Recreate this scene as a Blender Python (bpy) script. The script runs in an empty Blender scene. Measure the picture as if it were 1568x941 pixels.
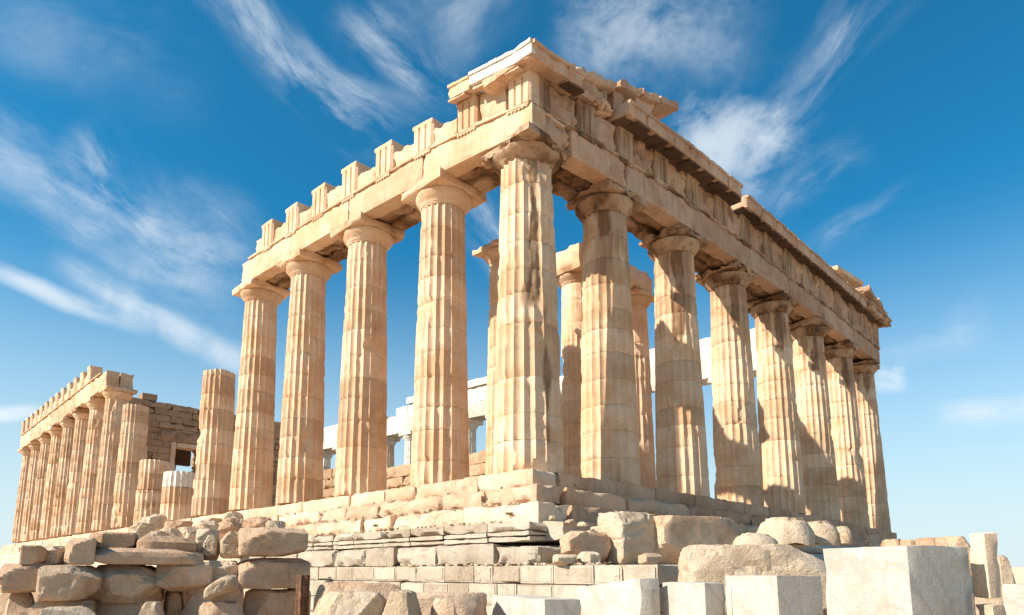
import bpy, math, random
import numpy as np
from mathutils import Vector, Matrix
C = bpy.context.scene.collection
SC = bpy.context.scene
R = math.radians

# ------------------------------------------------------------------ camera
PW, PH = 1568.0, 941.0
CAM = np.array([10.7836, -12.1041, -2.7154])
YAW, PITCH, ROLL, FOC, PX, PY = 2.3664, 0.1423, 0.002, 1022.98, -36.9, 259.26
fwd = np.array([math.cos(YAW)*math.cos(PITCH), math.sin(YAW)*math.cos(PITCH), math.sin(PITCH)])
_r = np.array([math.sin(YAW), -math.cos(YAW), 0.0]); _u = np.cross(_r, fwd)
rgt = _r*math.cos(ROLL)+_u*math.sin(ROLL); upv = -_r*math.sin(ROLL)+_u*math.cos(ROLL)
cd = bpy.data.cameras.new('camera'); co = bpy.data.objects.new('camera', cd); C.objects.link(co)
m = Matrix(((rgt[0], upv[0], -fwd[0], CAM[0]), (rgt[1], upv[1], -fwd[1], CAM[1]), (rgt[2], upv[2], -fwd[2], CAM[2]), (0, 0, 0, 1)))
co.matrix_world = m
cd.sensor_width = 36.0; cd.lens = FOC/PW*36.0
cd.shift_x = -PX/PW; cd.shift_y = PY/PW
cd.clip_start = 0.1; cd.clip_end = 5000
SC.camera = co

def rdir(x, y):
    """direction of the sight line through a place in the photograph (used to survey real positions)"""
    return fwd*FOC + rgt*(x-PW/2-PX) - upv*(y-PH/2-PY)
def hit(x, y, ax, v):
    d = rdir(x, y); t = (v-CAM[ax])/d[ax]; return CAM+t*d
def at(x, y, dep):
    """world point on the sight line at horizontal depth dep (metres along the view axis)"""
    d = rdir(x, y); return CAM+d/FOC*dep

# ------------------------------------------------------------------ light
SUN_AZ, SUN_EL = R(246), R(34.9)          # math azimuth (from +X, counter-clockwise)
sdir = Vector((math.cos(SUN_AZ)*math.cos(SUN_EL), math.sin(SUN_AZ)*math.cos(SUN_EL), math.sin(SUN_EL)))
sl = bpy.data.lights.new('sun', 'SUN'); sl.energy = 5.0; sl.angle = R(0.5); sl.color = (1.0, 0.915, 0.80)
so = bpy.data.objects.new('sun', sl); C.objects.link(so)
so.rotation_euler = sdir.to_track_quat('Z', 'Y').to_euler()
SC.view_settings.view_transform = 'Standard'; SC.view_settings.look = 'None'
SC.view_settings.exposure = 0.64; SC.view_settings.gamma = 1.0
SC.view_settings.use_curve_mapping = False

W = bpy.data.worlds.new("World"); SC.world = W; W.use_nodes = True
wt = W.node_tree; wt.nodes.clear()
class NT:
    """little helper to write node maths"""
    def __init__(s, t): s.t = t
    def n(s, typ, **k):
        o = s.t.nodes.new(typ)
        for a, b in k.items(): setattr(o, a, b)
        return o
    def put(s, sock, v):
        if isinstance(v, bpy.types.NodeSocket): s.t.links.new(v, sock)
        elif v is not None: sock.default_value = v
    def m(s, op, a, b=None, c=None, clamp=False):
        o = s.n('ShaderNodeMath', operation=op, use_clamp=clamp)
        s.put(o.inputs[0], a)
        if b is not None: s.put(o.inputs[1], b)
        if c is not None: s.put(o.inputs[2], c)
        return o.outputs[0]
    def v(s, op, a, b=None):
        o = s.n('ShaderNodeVectorMath', operation=op); s.put(o.inputs[0], a)
        if b is not None: s.put(o.inputs[1], b)
        return o.outputs['Value'] if op in ('DOT_PRODUCT', 'LENGTH') else o.outputs['Vector']
    def step(s, x, a, b, to0=0.0, to1=1.0):
        o = s.n('ShaderNodeMapRange', interpolation_type='SMOOTHSTEP'); s.put(o.inputs['Value'], x)
        s.put(o.inputs['From Min'], a); s.put(o.inputs['From Max'], b); s.put(o.inputs['To Min'], to0); s.put(o.inputs['To Max'], to1)
        return o.outputs['Result']
    def mix(s, f, a, b, bt='MIX'):
        o = s.n('ShaderNodeMix', data_type='RGBA', blend_type=bt); s.put(o.inputs[0], f); s.put(o.inputs[6], a); s.put(o.inputs[7], b)
        return o.outputs[2]
    def noise(s, vec, scale, detail=4, rough=0.55, dist=0.0):
        o = s.n('ShaderNodeTexNoise'); s.put(o.inputs['Vector'], vec); o.inputs['Scale'].default_value = scale
        o.inputs['Detail'].default_value = detail; o.inputs['Roughness'].default_value = rough; o.inputs['Distortion'].default_value = dist
        return o.outputs['Fac']
w = NT(wt)
out = w.n('ShaderNodeOutputWorld'); bg = w.n('ShaderNodeBackground'); wt.links.new(bg.outputs[0], out.inputs[0])
sky = w.n('ShaderNodeTexSky', sky_type='NISHITA'); sky.sun_disc = False
sky.sun_elevation = SUN_EL; sky.sun_rotation = math.pi/2-SUN_AZ+2*math.pi
sky.altitude = 150; sky.air_density = 1.0; sky.dust_density = 0.6; sky.ozone_density = 2.2
bg.inputs['Strength'].default_value = 0.12
tc = w.n('ShaderNodeTexCoord').outputs['Generated']
D = w.v('NORMALIZE', tc)
sep = w.n('ShaderNodeSeparateXYZ'); wt.links.new(D, sep.inputs[0])
# the sky itself: deep polarised azure aloft, pale towards the horizon
SKYBASE = w.mix(1.0, sky.outputs[0], (0.10, 0.70, 0.86, 1), 'MULTIPLY')
# wispy cirrus, laid out on a high cloud sheet
big = w.noise(D, 5.0, 5, 0.6, 0.4)
def streak(p0, p1, half, dens, ns=16.0, aniso=.35, curl=0.05, lo=.38, hi=.78):
    """cirrus band between two directions of the sky; half = half width in radians"""
    a = Vector(rdir(*p0)).normalized(); b = Vector(rdir(*p1)).normalized()
    mid = (a+b).normalized(); n = a.cross(b).normalized(); t = n.cross(mid).normalized()
    L = a.angle(b)/2
    x = w.v('DOT_PRODUCT', D, tuple(t)); y = w.v('DOT_PRODUCT', D, tuple(n)); z = w.v('DOT_PRODUCT', D, tuple(mid))
    wob = w.m('MULTIPLY', w.m('SUBTRACT', w.noise(D, 6.0, 2, 0.5), 0.5), curl*1.6)
    yy = w.m('ADD', y, wob)
    ac = w.step(w.m('ABSOLUTE', yy), 0.0, half, 1.0, 0.0)
    al = w.step(w.m('ABSOLUTE', x), L*0.35, L*1.15, 1.0, 0.0)
    cb = w.n('ShaderNodeCombineXYZ'); w.put(cb.inputs[0], w.m('MULTIPLY', x, ns*aniso)); w.put(cb.inputs[1], w.m('MULTIPLY', yy, ns)); w.put(cb.inputs[2], p0[0]*0.013)
    nz = w.noise(cb.outputs[0], 1.0, 10, 0.64, 0.12)
    fz = w.step(nz, lo, hi)
    front = w.step(z, 0.0, 0.2)
    return w.m('MULTIPLY', w.m('MULTIPLY', ac, al), w.m('MULTIPLY', fz, w.m('MULTIPLY', front, dens)))
ST = [((270, -60), (450, 120), .045, .9, 22), ((400, 70), (620, 225), .055, .95, 18), ((540, -20), (690, 180), .060, .8, 16),
      ((-60, 215), (200, 340), .075, .75, 12), ((100, 220), (300, 380), .070, 1.0, 16, .55), ((60, 270), (380, 430), .085, .9, 16, .4), ((180, 310), (400, 440), .085, .8, 14, .5), ((90, 400), (420, 585), .028, 1.2, 14, .25, .02, .28, .55),
      ((-40, 405), (230, 505), .016, 1.0, 22, .2, .02, .3, .6), ((150, 380), (400, 500), .075, .5, 10),
      ((830, 50), (1180, 20), .090, .8, 11, .7), ((1020, 190), (1260, 175), .085, 1.05, 10, .75, .05, .36, .62), ((1130, 230), (1400, -50), .045, .95, 18, .25), ((1060, 250), (1200, 290), .05, .7, 12, .7),
      ((1180, 340), (1330, 220), .035, .5, 22), ((1240, 400), (1420, 280), .022, .6, 24, .2), ((1300, 540), (1520, 485), .040, .8, 14, .4), ((1330, 578), (1390, 572), .026, 1.5, 16, .8, .02, .3, .55),
      ((1430, 640), (1640, 615), .024, 1.0, 16, .3, .02, .3, .6), ((-60, 632), (70, 632), .014, 1.2, 20, .3, .02, .3, .6), ((690, 300), (800, 420), .06, .6, 12), ((-60, 30), (330, 110), .08, .25, 9),
      ((640, 60), (800, -60), .09, .5, 8), ((240, 270), (390, 380), .06, .5, 10)]
tot = None
for s in ST:
    r_ = streak(*s)
    tot = r_ if tot is None else w.m('ADD', tot, r_)
tot = w.m('MULTIPLY', tot, w.step(big, 0.36, 0.62, 0.35, 1.25))
tot = w.m('SUBTRACT', 1.0, w.m('POWER', 2.718, w.m('MULTIPLY', tot, -1.0)))
low = w.step(sep.outputs[2], -0.04, 0.47, 1.0, 0.0)
base2 = w.mix(low, SKYBASE, (4.1, 4.75, 4.95, 1))
wt.links.new(w.mix(tot, base2, (4.9, 5.3, 5.6, 1)), bg.inputs['Color'])

# ------------------------------------------------------------------ numpy noise
def _h(i, j, k, s):
    n = (i*374761393+j*668265263+k*2147483647+s*1274126177) & 0xffffffff
    n = ((n ^ (n >> 13))*1274126177) & 0xffffffff
    n = n ^ (n >> 16)
    return (n & 0xffff)/65535.0
def vn(P, s=0):
    P = np.asarray(P, float); I = np.floor(P).astype(np.int64); f = P-I; f = f*f*(3-2*f)
    o = 0
    for a in (0, 1):
        for b in (0, 1):
            for c in (0, 1):
                o = o+_h(I[:, 0]+a, I[:, 1]+b, I[:, 2]+c, s)*(f[:, 0] if a else 1-f[:, 0])*(f[:, 1] if b else 1-f[:, 1])*(f[:, 2] if c else 1-f[:, 2])
    return o
def fbm(P, s=0, o=4, g=0.5):
    r = 0; a = 1; t = 0; P = np.asarray(P, float)
    for k in range(o): r = r+a*vn(P*2**k, s+k*17); t += a; a *= g
    return r/t

# ------------------------------------------------------------------ materials
def stone(name, c1, c2, c3, stain=0.35, patina=0.3, pale=0.3, scale=1.0, bump=0.6, rough=0.85, streaks=0.3, pits=0.5, grain=1.0, crack=0.0, veins=0.0):
    mt = bpy.data.materials.new(name); mt.use_nodes = True; t = mt.node_tree; t.nodes.clear(); q = NT(t)
    o = q.n('ShaderNodeOutputMaterial'); b = q.n('ShaderNodeBsdfPrincipled'); t.links.new(b.outputs[0], o.inputs[0])
    b.inputs['Roughness'].default_value = rough; b.inputs['Specular IOR Level'].default_value = 0.25
    g = q.n('ShaderNodeNewGeometry').outputs['Position']
    tn0 = q.n('ShaderNodeAttribute', attribute_name='tone').outputs['Fac']
    tn = q.m('MAXIMUM', tn0, 0.0); dirt = q.m('MULTIPLY', tn0, -1.0, clamp=True)
    oi = q.n('ShaderNodeObjectInfo').outputs['Random']
    n1 = q.noise(g, 0.9*scale, 5, 0.6, 0.3); n2 = q.noise(g, 4.5*scale, 6, 0.65); n3 = q.noise(g, 26*scale, 4, 0.7)
    mp = q.n('ShaderNodeMapping'); q.put(mp.inputs['Vector'], g); mp.inputs['Scale'].default_value = (7*scale, 7*scale, 0.55*scale)
    n4 = q.noise(mp.outputs[0], 1.0, 5, 0.6, 0.2)
    col = q.mix(q.step(n1, 0.40, 0.64), c1+(1,), c2+(1,))
    col = q.mix(q.m('MULTIPLY', q.step(n2, 0.45, 0.72), pale), col, tuple(min(.82, x*1.22+.03) for x in c1)+(1,))
    col = q.mix(q.m('MULTIPLY', q.step(n4, 0.50, 0.72), streaks), col, c3+(1,))
    st = q.m('MULTIPLY', q.step(q.m('ADD', q.m('MULTIPLY', n1, .5), q.m('MULTIPLY', n2, .5)), 0.53, 0.66), stain)
    col = q.mix(st, col, c3+(1,))
    v = q.m('ADD', q.m('MULTIPLY', tn, 0.32), 0.82)
    v = q.m('MULTIPLY', v, q.m('ADD', q.m('MULTIPLY', oi, 0.18), 0.90))
    v = q.m('MULTIPLY', v, q.step(n3, 0.25, 0.75, 1-0.13*grain, 1+0.10*grain))
    cv = q.n('ShaderNodeCombineColor'); q.put(cv.inputs[0], v); q.put(cv.inputs[1], v); q.put(cv.inputs[2], v)
    col = q.mix(1.0, col, cv.outputs[0], 'MULTIPLY')
    # per block warmth
    col = q.mix(q.m('MULTIPLY', q.step(tn, 0.55, 0.05), patina*.8), col, q.mix(1.0, col, (1.0, 0.80, 0.58, 1), 'MULTIPLY'))
    dk = q.mix(q.step(n2, .38, .62), tuple(x*.55 for x in c3)+(1,), (.25, .12, .05, 1))
    col = q.mix(q.m('MULTIPLY', dirt, q.step(q.m('ADD', n4, q.m('MULTIPLY', n2, .6)), .50, .85, .55, 1.0)), col, dk)
    vo = q.n('ShaderNodeTexVoronoi'); q.put(vo.inputs['Vector'], g); vo.inputs['Scale'].default_value = 17*scale
    pit = q.step(vo.outputs['Distance'], 0.05, 0.20)
    pit = q.m('MAXIMUM', pit, q.step(n2, 0.56, 0.44))
    col = q.mix(q.m('MULTIPLY', q.m('SUBTRACT', 1.0, pit), pits), col, tuple(x*.55 for x in c3)+(1,))
    h = q.m('ADD', q.m('MULTIPLY', n2, 0.9), q.m('MULTIPLY', n3, 0.35)); h = q.m('ADD', h, q.m('MULTIPLY', pit, 0.22*pits))
    if crack:
        vc = q.n('ShaderNodeTexVoronoi', feature='DISTANCE_TO_EDGE'); 
        wv = q.v('ADD', g, None)
        nn = q.n('ShaderNodeTexNoise'); q.put(nn.inputs['Vector'], g); nn.inputs['Scale'].default_value = 2.2
        sc_ = q.n('ShaderNodeVectorMath', operation='SCALE'); q.put(sc_.inputs[0], nn.outputs['Color']); sc_.inputs['Scale'].default_value = 0.55
        q.put(vc.inputs['Vector'], q.v('ADD', g, sc_.outputs[0])); vc.inputs['Scale'].default_value = 1.15
        ck = q.m('MULTIPLY', q.step(vc.outputs['Distance'], 0.018, 0.003), q.step(q.noise(g, 1.7, 2), 0.5, 0.6))
        col = q.mix(q.m('MULTIPLY', ck, crack), col, tuple(x*.4 for x in c3)+(1,)); h = q.m('SUBTRACT', h, q.m('MULTIPLY', ck, 0.6*crack))
    if veins:
        wv_ = q.n('ShaderNodeTexWave', wave_type='BANDS', bands_direction='DIAGONAL'); q.put(wv_.inputs['Vector'], g)
        wv_.inputs['Scale'].default_value = 1.1; wv_.inputs['Distortion'].default_value = 9; wv_.inputs['Detail'].default_value = 5; wv_.inputs['Detail Scale'].default_value = 1.6
        vn_ = q.step(wv_.outputs['Fac'], .86, 1.0)
        col = q.mix(q.m('MULTIPLY', vn_, veins), col, c3+(1,))
        m2 = q.n('ShaderNodeMapping'); q.put(m2.inputs['Vector'], g); m2.inputs['Scale'].default_value = (6, 6, 90); m2.inputs['Rotation'].default_value = (.25, .1, 0)
        tl_ = q.noise(m2.outputs[0], 1.0, 2, .5); h = q.m('ADD', h, q.m('MULTIPLY', tl_, .25))
        col = q.mix(q.m('MULTIPLY', q.step(n1, .5, .62), .35), col, (.50, .39, .27, 1))
    t.links.new(col, b.inputs['Base Color'])
    bp = q.n('ShaderNodeBump'); bp.inputs['Strength'].default_value = bump; bp.inputs['Distance'].default_value = 0.05; q.put(bp.inputs['Height'], h)
    t.links.new(bp.outputs[0], b.inputs['Normal'])
    return mt
M = {}
M['marble'] = stone('weathered_marble', (.70, .493, .328), (.62, .38, .212), (.34, .19, .105), stain=.28, streaks=.16, pits=.35, crack=.25, bump=.5)
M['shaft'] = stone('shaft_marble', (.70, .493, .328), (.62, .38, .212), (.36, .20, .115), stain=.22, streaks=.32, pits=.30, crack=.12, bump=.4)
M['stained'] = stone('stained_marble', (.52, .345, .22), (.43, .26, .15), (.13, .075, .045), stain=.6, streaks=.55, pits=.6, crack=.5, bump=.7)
M['front'] = stone('east_front_shade_marble', (.59, .385, .25), (.51, .295, .175), (.19, .105, .06), stain=.35, streaks=.34, pits=.45, crack=.35, bump=.6)  # stained, and darker and redder than the sunlit marble: shade put into the colour
M['dark'] = stone('painted_shade_marble', (.16, .095, .06), (.10, .055, .035), (.04, .025, .018), stain=.6, streaks=.1, bump=.8)  # deep brown carrying painted shade, under the east cornice and inside the doorway
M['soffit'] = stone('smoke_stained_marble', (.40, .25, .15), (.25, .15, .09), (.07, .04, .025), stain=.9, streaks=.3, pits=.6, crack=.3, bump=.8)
M['step'] = stone('step_marble', (.70, .51, .36), (.64, .43, .28), (.36, .235, .15), stain=.25, streaks=.06, pits=.3, crack=.4, bump=.9, scale=1.3)
M['found'] = stone('limestone_foundation', (.50, .42, .325), (.44, .355, .265), (.22, .165, .125), stain=.3, streaks=.25, pits=.75, crack=.35, bump=.7, scale=1.4)
M['rock'] = stone('fallen_stone', (.70, .485, .325), (.61, .375, .225), (.30, .18, .11), stain=.35, streaks=.10, pits=.6, crack=.2, bump=1.2, scale=1.9)
M['palerock'] = stone('pale_broken_marble', (.68, .525, .375), (.62, .44, .285), (.38, .26, .17), stain=.22, streaks=.05, pits=.4, crack=.25, bump=1.2, scale=2.0)
M['new'] = stone('new_white_marble', (.53, .47, .405), (.49, .425, .355), (.36, .30, .24), stain=.15, streaks=.30, pits=.04, bump=.35, grain=.6, patina=.05, scale=2.2, veins=.35)
M['white'] = stone('restored_marble', (.70, .64, .55), (.66, .57, .455), (.46, .35, .25), stain=.45, streaks=.1, pits=.1, bump=.3, patina=.1)
M['wall'] = stone('cella_wall_marble', (.46, .30, .18), (.38, .23, .13), (.19, .115, .07), stain=.45, streaks=.1, pits=.5, crack=.3, bump=.9)
M['ground'] = stone('dusty_rock_ground', (.56, .42, .29), (.50, .36, .24), (.30, .22, .15), stain=.3, streaks=0, pits=.4, bump=1.0)
def rust():
    mt = bpy.data.materials.new('rusty_iron'); mt.use_nodes = True; t = mt.node_tree; q = NT(t); b = t.nodes['Principled BSDF']
    g = q.n('ShaderNodeNewGeometry').outputs['Position']
    c = q.mix(q.step(q.noise(g, 9, 5, .7), .4, .65), (.11, .045, .022, 1), (.26, .12, .05, 1)); t.links.new(c, b.inputs['Base Color'])
    b.inputs['Roughness'].default_value = .8; b.inputs['Metallic'].default_value = .3
    return mt
M['rust'] = rust()
def leafm():
    mt = bpy.data.materials.new('dry_grass'); mt.use_nodes = True; t = mt.node_tree; q = NT(t); b = t.nodes['Principled BSDF']
    g = q.n('ShaderNodeNewGeometry').outputs['Position']
    c = q.mix(q.step(q.noise(g, 6, 3), .4, .6), (.16, .15, .06, 1), (.34, .25, .12, 1)); t.links.new(c, b.inputs['Base Color']); b.inputs['Roughness'].default_value = .9
    return mt
M['grass'] = leafm()

# ------------------------------------------------------------------ objects
def tag(o, label=None, cat=None, group=None, kind=None):
    for k, v in (('label', label), ('category', cat), ('group', group), ('kind', kind)):
        if v: o[k] = v
    return o
def empty(name, loc, label, cat, group=None):
    o = bpy.data.objects.new(name, None); C.objects.link(o); o.location = loc; return tag(o, label, cat, group)
def dirtify(mb, amount=1.0, lo=.47, freq=(1.8, 1.8, 1.8), seed=3):
    for i, V in enumerate(mb.V):
        n = fbm(V*np.array(freq)+seed, seed, 4); mb.T[i] = mb.T[i]-np.clip((n-lo)*6, 0, 1)*amount*(1+mb.T[i])
    return mb
class MB:
    def __init__(s): s.V = []; s.F = []; s.T = []; s.n = 0
    def add(s, V, F, tone=0.5):
        V = np.asarray(V, float); s.V.append(V); s.F += [tuple(int(i)+s.n for i in f) for f in F]
        s.T.append(np.full(len(V), tone) if np.isscalar(tone) else np.asarray(tone)); s.n += len(V); return s
    def build(s, name, mat, parent=None, smooth=False, warp=None, label=None, base=None, angle=None):
        V = np.concatenate(s.V); T = np.concatenate(s.T)
        if warp is not None: V = warp(V)
        off = np.zeros(3)
        if parent is not None: off = np.array(parent.matrix_world.translation) if False else np.array(POS.get(parent.name, (0, 0, 0)))
        elif base is not None: off = np.array(base)
        me = bpy.data.meshes.new(name); me.from_pydata((V-off).tolist(), [], s.F); me.update()
        a = me.attributes.new('tone', 'FLOAT', 'POINT'); a.data.foreach_set('value', T.astype(np.float32))
        me.materials.append(mat)
        if smooth:
            me.polygons.foreach_set('use_smooth', [True]*len(me.polygons))
            if angle: me.set_sharp_from_angle(angle=R(angle))
        o = bpy.data.objects.new(name, me); C.objects.link(o)
        if parent is not None: o.parent = parent
        else: o.location = off; POS[o.name] = tuple(off)
        if parent is not None: POS[o.name] = tuple(off)
        if label: o['label'] = label
        return o
POS = {}
def thing(name, loc, label, cat, group=None):
    o = empty(name, loc, label, cat, group); POS[o.name] = tuple(loc); return o

def gridbox(x0, x1, y0, y1, z0, z1, cell=0.2, maxn=24):
    """closed box surface of welded quads"""
    nx, ny, nz = [int(min(maxn, max(1, round(abs(d)/cell)))) for d in (x1-x0, y1-y0, z1-z0)]
    idx = {}; V = []; F = []
    def vid(i, j, k):
        key = (i, j, k)
        if key not in idx:
            idx[key] = len(V); V.append((x0+(x1-x0)*i/nx, y0+(y1-y0)*j/ny, z0+(z1-z0)*k/nz))
        return idx[key]
    for i in range(nx):
        for j in range(ny):
            F.append((vid(i, j, 0), vid(i, j+1, 0), vid(i+1, j+1, 0), vid(i+1, j, 0)))
            F.append((vid(i, j, nz), vid(i+1, j, nz), vid(i+1, j+1, nz), vid(i, j+1, nz)))
    for i in range(nx):
        for k in range(nz):
            F.append((vid(i, 0, k), vid(i+1, 0, k), vid(i+1, 0, k+1), vid(i, 0, k+1)))
            F.append((vid(i, ny, k), vid(i, ny, k+1), vid(i+1, ny, k+1), vid(i+1, ny, k)))
    for j in range(ny):
        for k in range(nz):
            F.append((vid(0, j, k), vid(0, j, k+1), vid(0, j+1, k+1), vid(0, j+1, k)))
            F.append((vid(nx, j, k), vid(nx, j+1, k), vid(nx, j+1, k+1), vid(nx, j, k+1)))
    return np.array(V), F
def rough(V, box, seed, amp=0.02, chip=0.06, fr=1.5):
    """wear a block: rounded chipped edges, hollowed faces"""
    x0, x1, y0, y1, z0, z1 = box
    c = np.array([(x0+x1)/2, (y0+y1)/2, (z0+z1)/2]); h = np.array([x1-x0, y1-y0, z1-z0])/2
    P = V-c
    d = h-np.abs(P)                              # distance to the three face pairs
    ds = np.sort(d, axis=1)
    edge = np.clip(1-ds[:, 1]/max(0.02, chip*2.2), 0, 1)   # near an edge
    n = fbm(V*fr*2.2+seed*3.1, seed, 4)
    n2 = fbm(V*fr*5+seed*1.7, seed+5, 3)
    cut = edge*chip*np.clip((n-0.38)*3.2, 0.04, 1.5)
    face = amp*(n2-0.5)*2*np.clip(ds[:, 1]/0.03, 0.3, 1)
    sg = np.sign(P); wgt = np.exp(-d/max(0.02, chip*1.3))
    V2 = V-sg*wgt*cut[:, None]
    ax = np.argmin(d, axis=1)
    for k in range(3): V2[:, k] += np.where(ax == k, sg[:, k]*face, 0)
    return V2
def block(mb, x0, x1, y0, y1, z0, z1, seed=0, amp=.015, chip=.05, cell=.18, tone=None, fr=1.5):
    x0, x1 = sorted((x0, x1)); y0, y1 = sorted((y0, y1)); z0, z1 = sorted((z0, z1))
    V, F = gridbox(x0, x1, y0, y1, z0, z1, cell)
    V = rough(V, (x0, x1, y0, y1, z0, z1), seed, amp, chip, fr)
    mb.add(V, F, random.Random(seed*7+3).random() if tone is None else tone)

# ------------------------------------------------------------------ heights surveyed along the two fronts
# design level -> surveyed height; columns are built to the real order, then set to the surveyed levels
LV = [-9, 0, 10.43, 11.78, 13.13, 13.73, 16.0]
def prof(knots):
    s = np.array([k[0] for k in knots], float); A = np.array([k[1:] for k in knots], float); return s, A
SK = prof([(-1.0, -.17, 9.0, 9.80, 10.75, 11.12), (0.3, -.17, 9.03, 9.86, 10.80, 11.18), (2.2, -.17, 9.27, 10.22, 11.2, 11.55), (4.7, -.17, 9.53, 10.58, 11.62, 12.0),
           (9, -.12, 9.86, 10.88, 12.1, 12.5), (13.3, -.08, 10.06, 11.12, 12.32, 12.75), (17.8, -.05, 10.25, 11.38, 12.5, 12.9),
           (21, -.06, 10.2, 11.3, 12.5, 12.9), (38, -.03, 9.75, 10.9, 12.2, 12.6), (66, 0.0, 9.05, 10.36, 11.8, 12.2)])
EK = prof([(-1.0, -.17, 9.0, 9.80, 10.75, 11.12), (0.3, -.17, 9.0, 9.83, 10.78, 11.15), (2, -.16, 9.08, 10.02, 11.0, 11.40), (4.5, -.15, 9.25, 10.22, 11.28, 11.70), (7, -.15, 9.40, 10.42, 11.47, 11.92),
           (11.5, -.15, 9.52, 10.56, 11.70, 12.15), (16, -.17, 9.60, 10.60, 11.78, 12.2), (22, -.26, 9.60, 10.56, 11.80, 12.2), (30, -.45, 9.42, 10.43, 11.77, 12.12), (31.5, -.47, 9.38, 10.40, 11.75, 12.1)])
def lev(K, s, z):
    s = np.asarray(s, float); z = np.asarray(z, float)
    c = [np.interp(s, K[0], K[1][:, i]) for i in range(5)]
    lv = [c[0]-9*0.97, *c, c[4]+2.0]
    o = np.zeros_like(z)
    for i in range(len(LV)-1):
        mk = (z >= LV[i]) & (z <= LV[i+1]) if i == 0 else (z > LV[i]) & (z <= LV[i+1])
        o = np.where(mk, lv[i]+(lv[i+1]-lv[i])*(z-LV[i])/(LV[i+1]-LV[i]), o)
    return o
# (s,o,z) with s along the front from the south-east corner, o outwards from the architrave face
def wS(V): return np.stack([-V[:, 0], .115-V[:, 1], lev(SK, V[:, 0], V[:, 2])], 1)
def wE(V): return np.stack([-.115+V[:, 1], V[:, 0], lev(EK, V[:, 0], V[:, 2])], 1)
def fixflip(mb):  # wS mirrors twice (keeps handedness); wE mirrors once
    mb.F = [tuple(reversed(f)) for f in mb.F]; return mb

AX = 1.0
def fl(i): return (-(AX if i == 1 else AX+3.68+4.296*(i-2)) if i < 11 else -(39.05+3.86*(i-10)), AX)
def fa(i): return (-AX, AX if i == 1 else (AX+3.68+4.296*(i-2) if i < 8 else 29.88))
def zb(K, s): return float(np.interp(s, K[0], K[1][:, 0]))
def ab(K, s): return float(np.interp(s, K[0], K[1][:, 1]))

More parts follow.
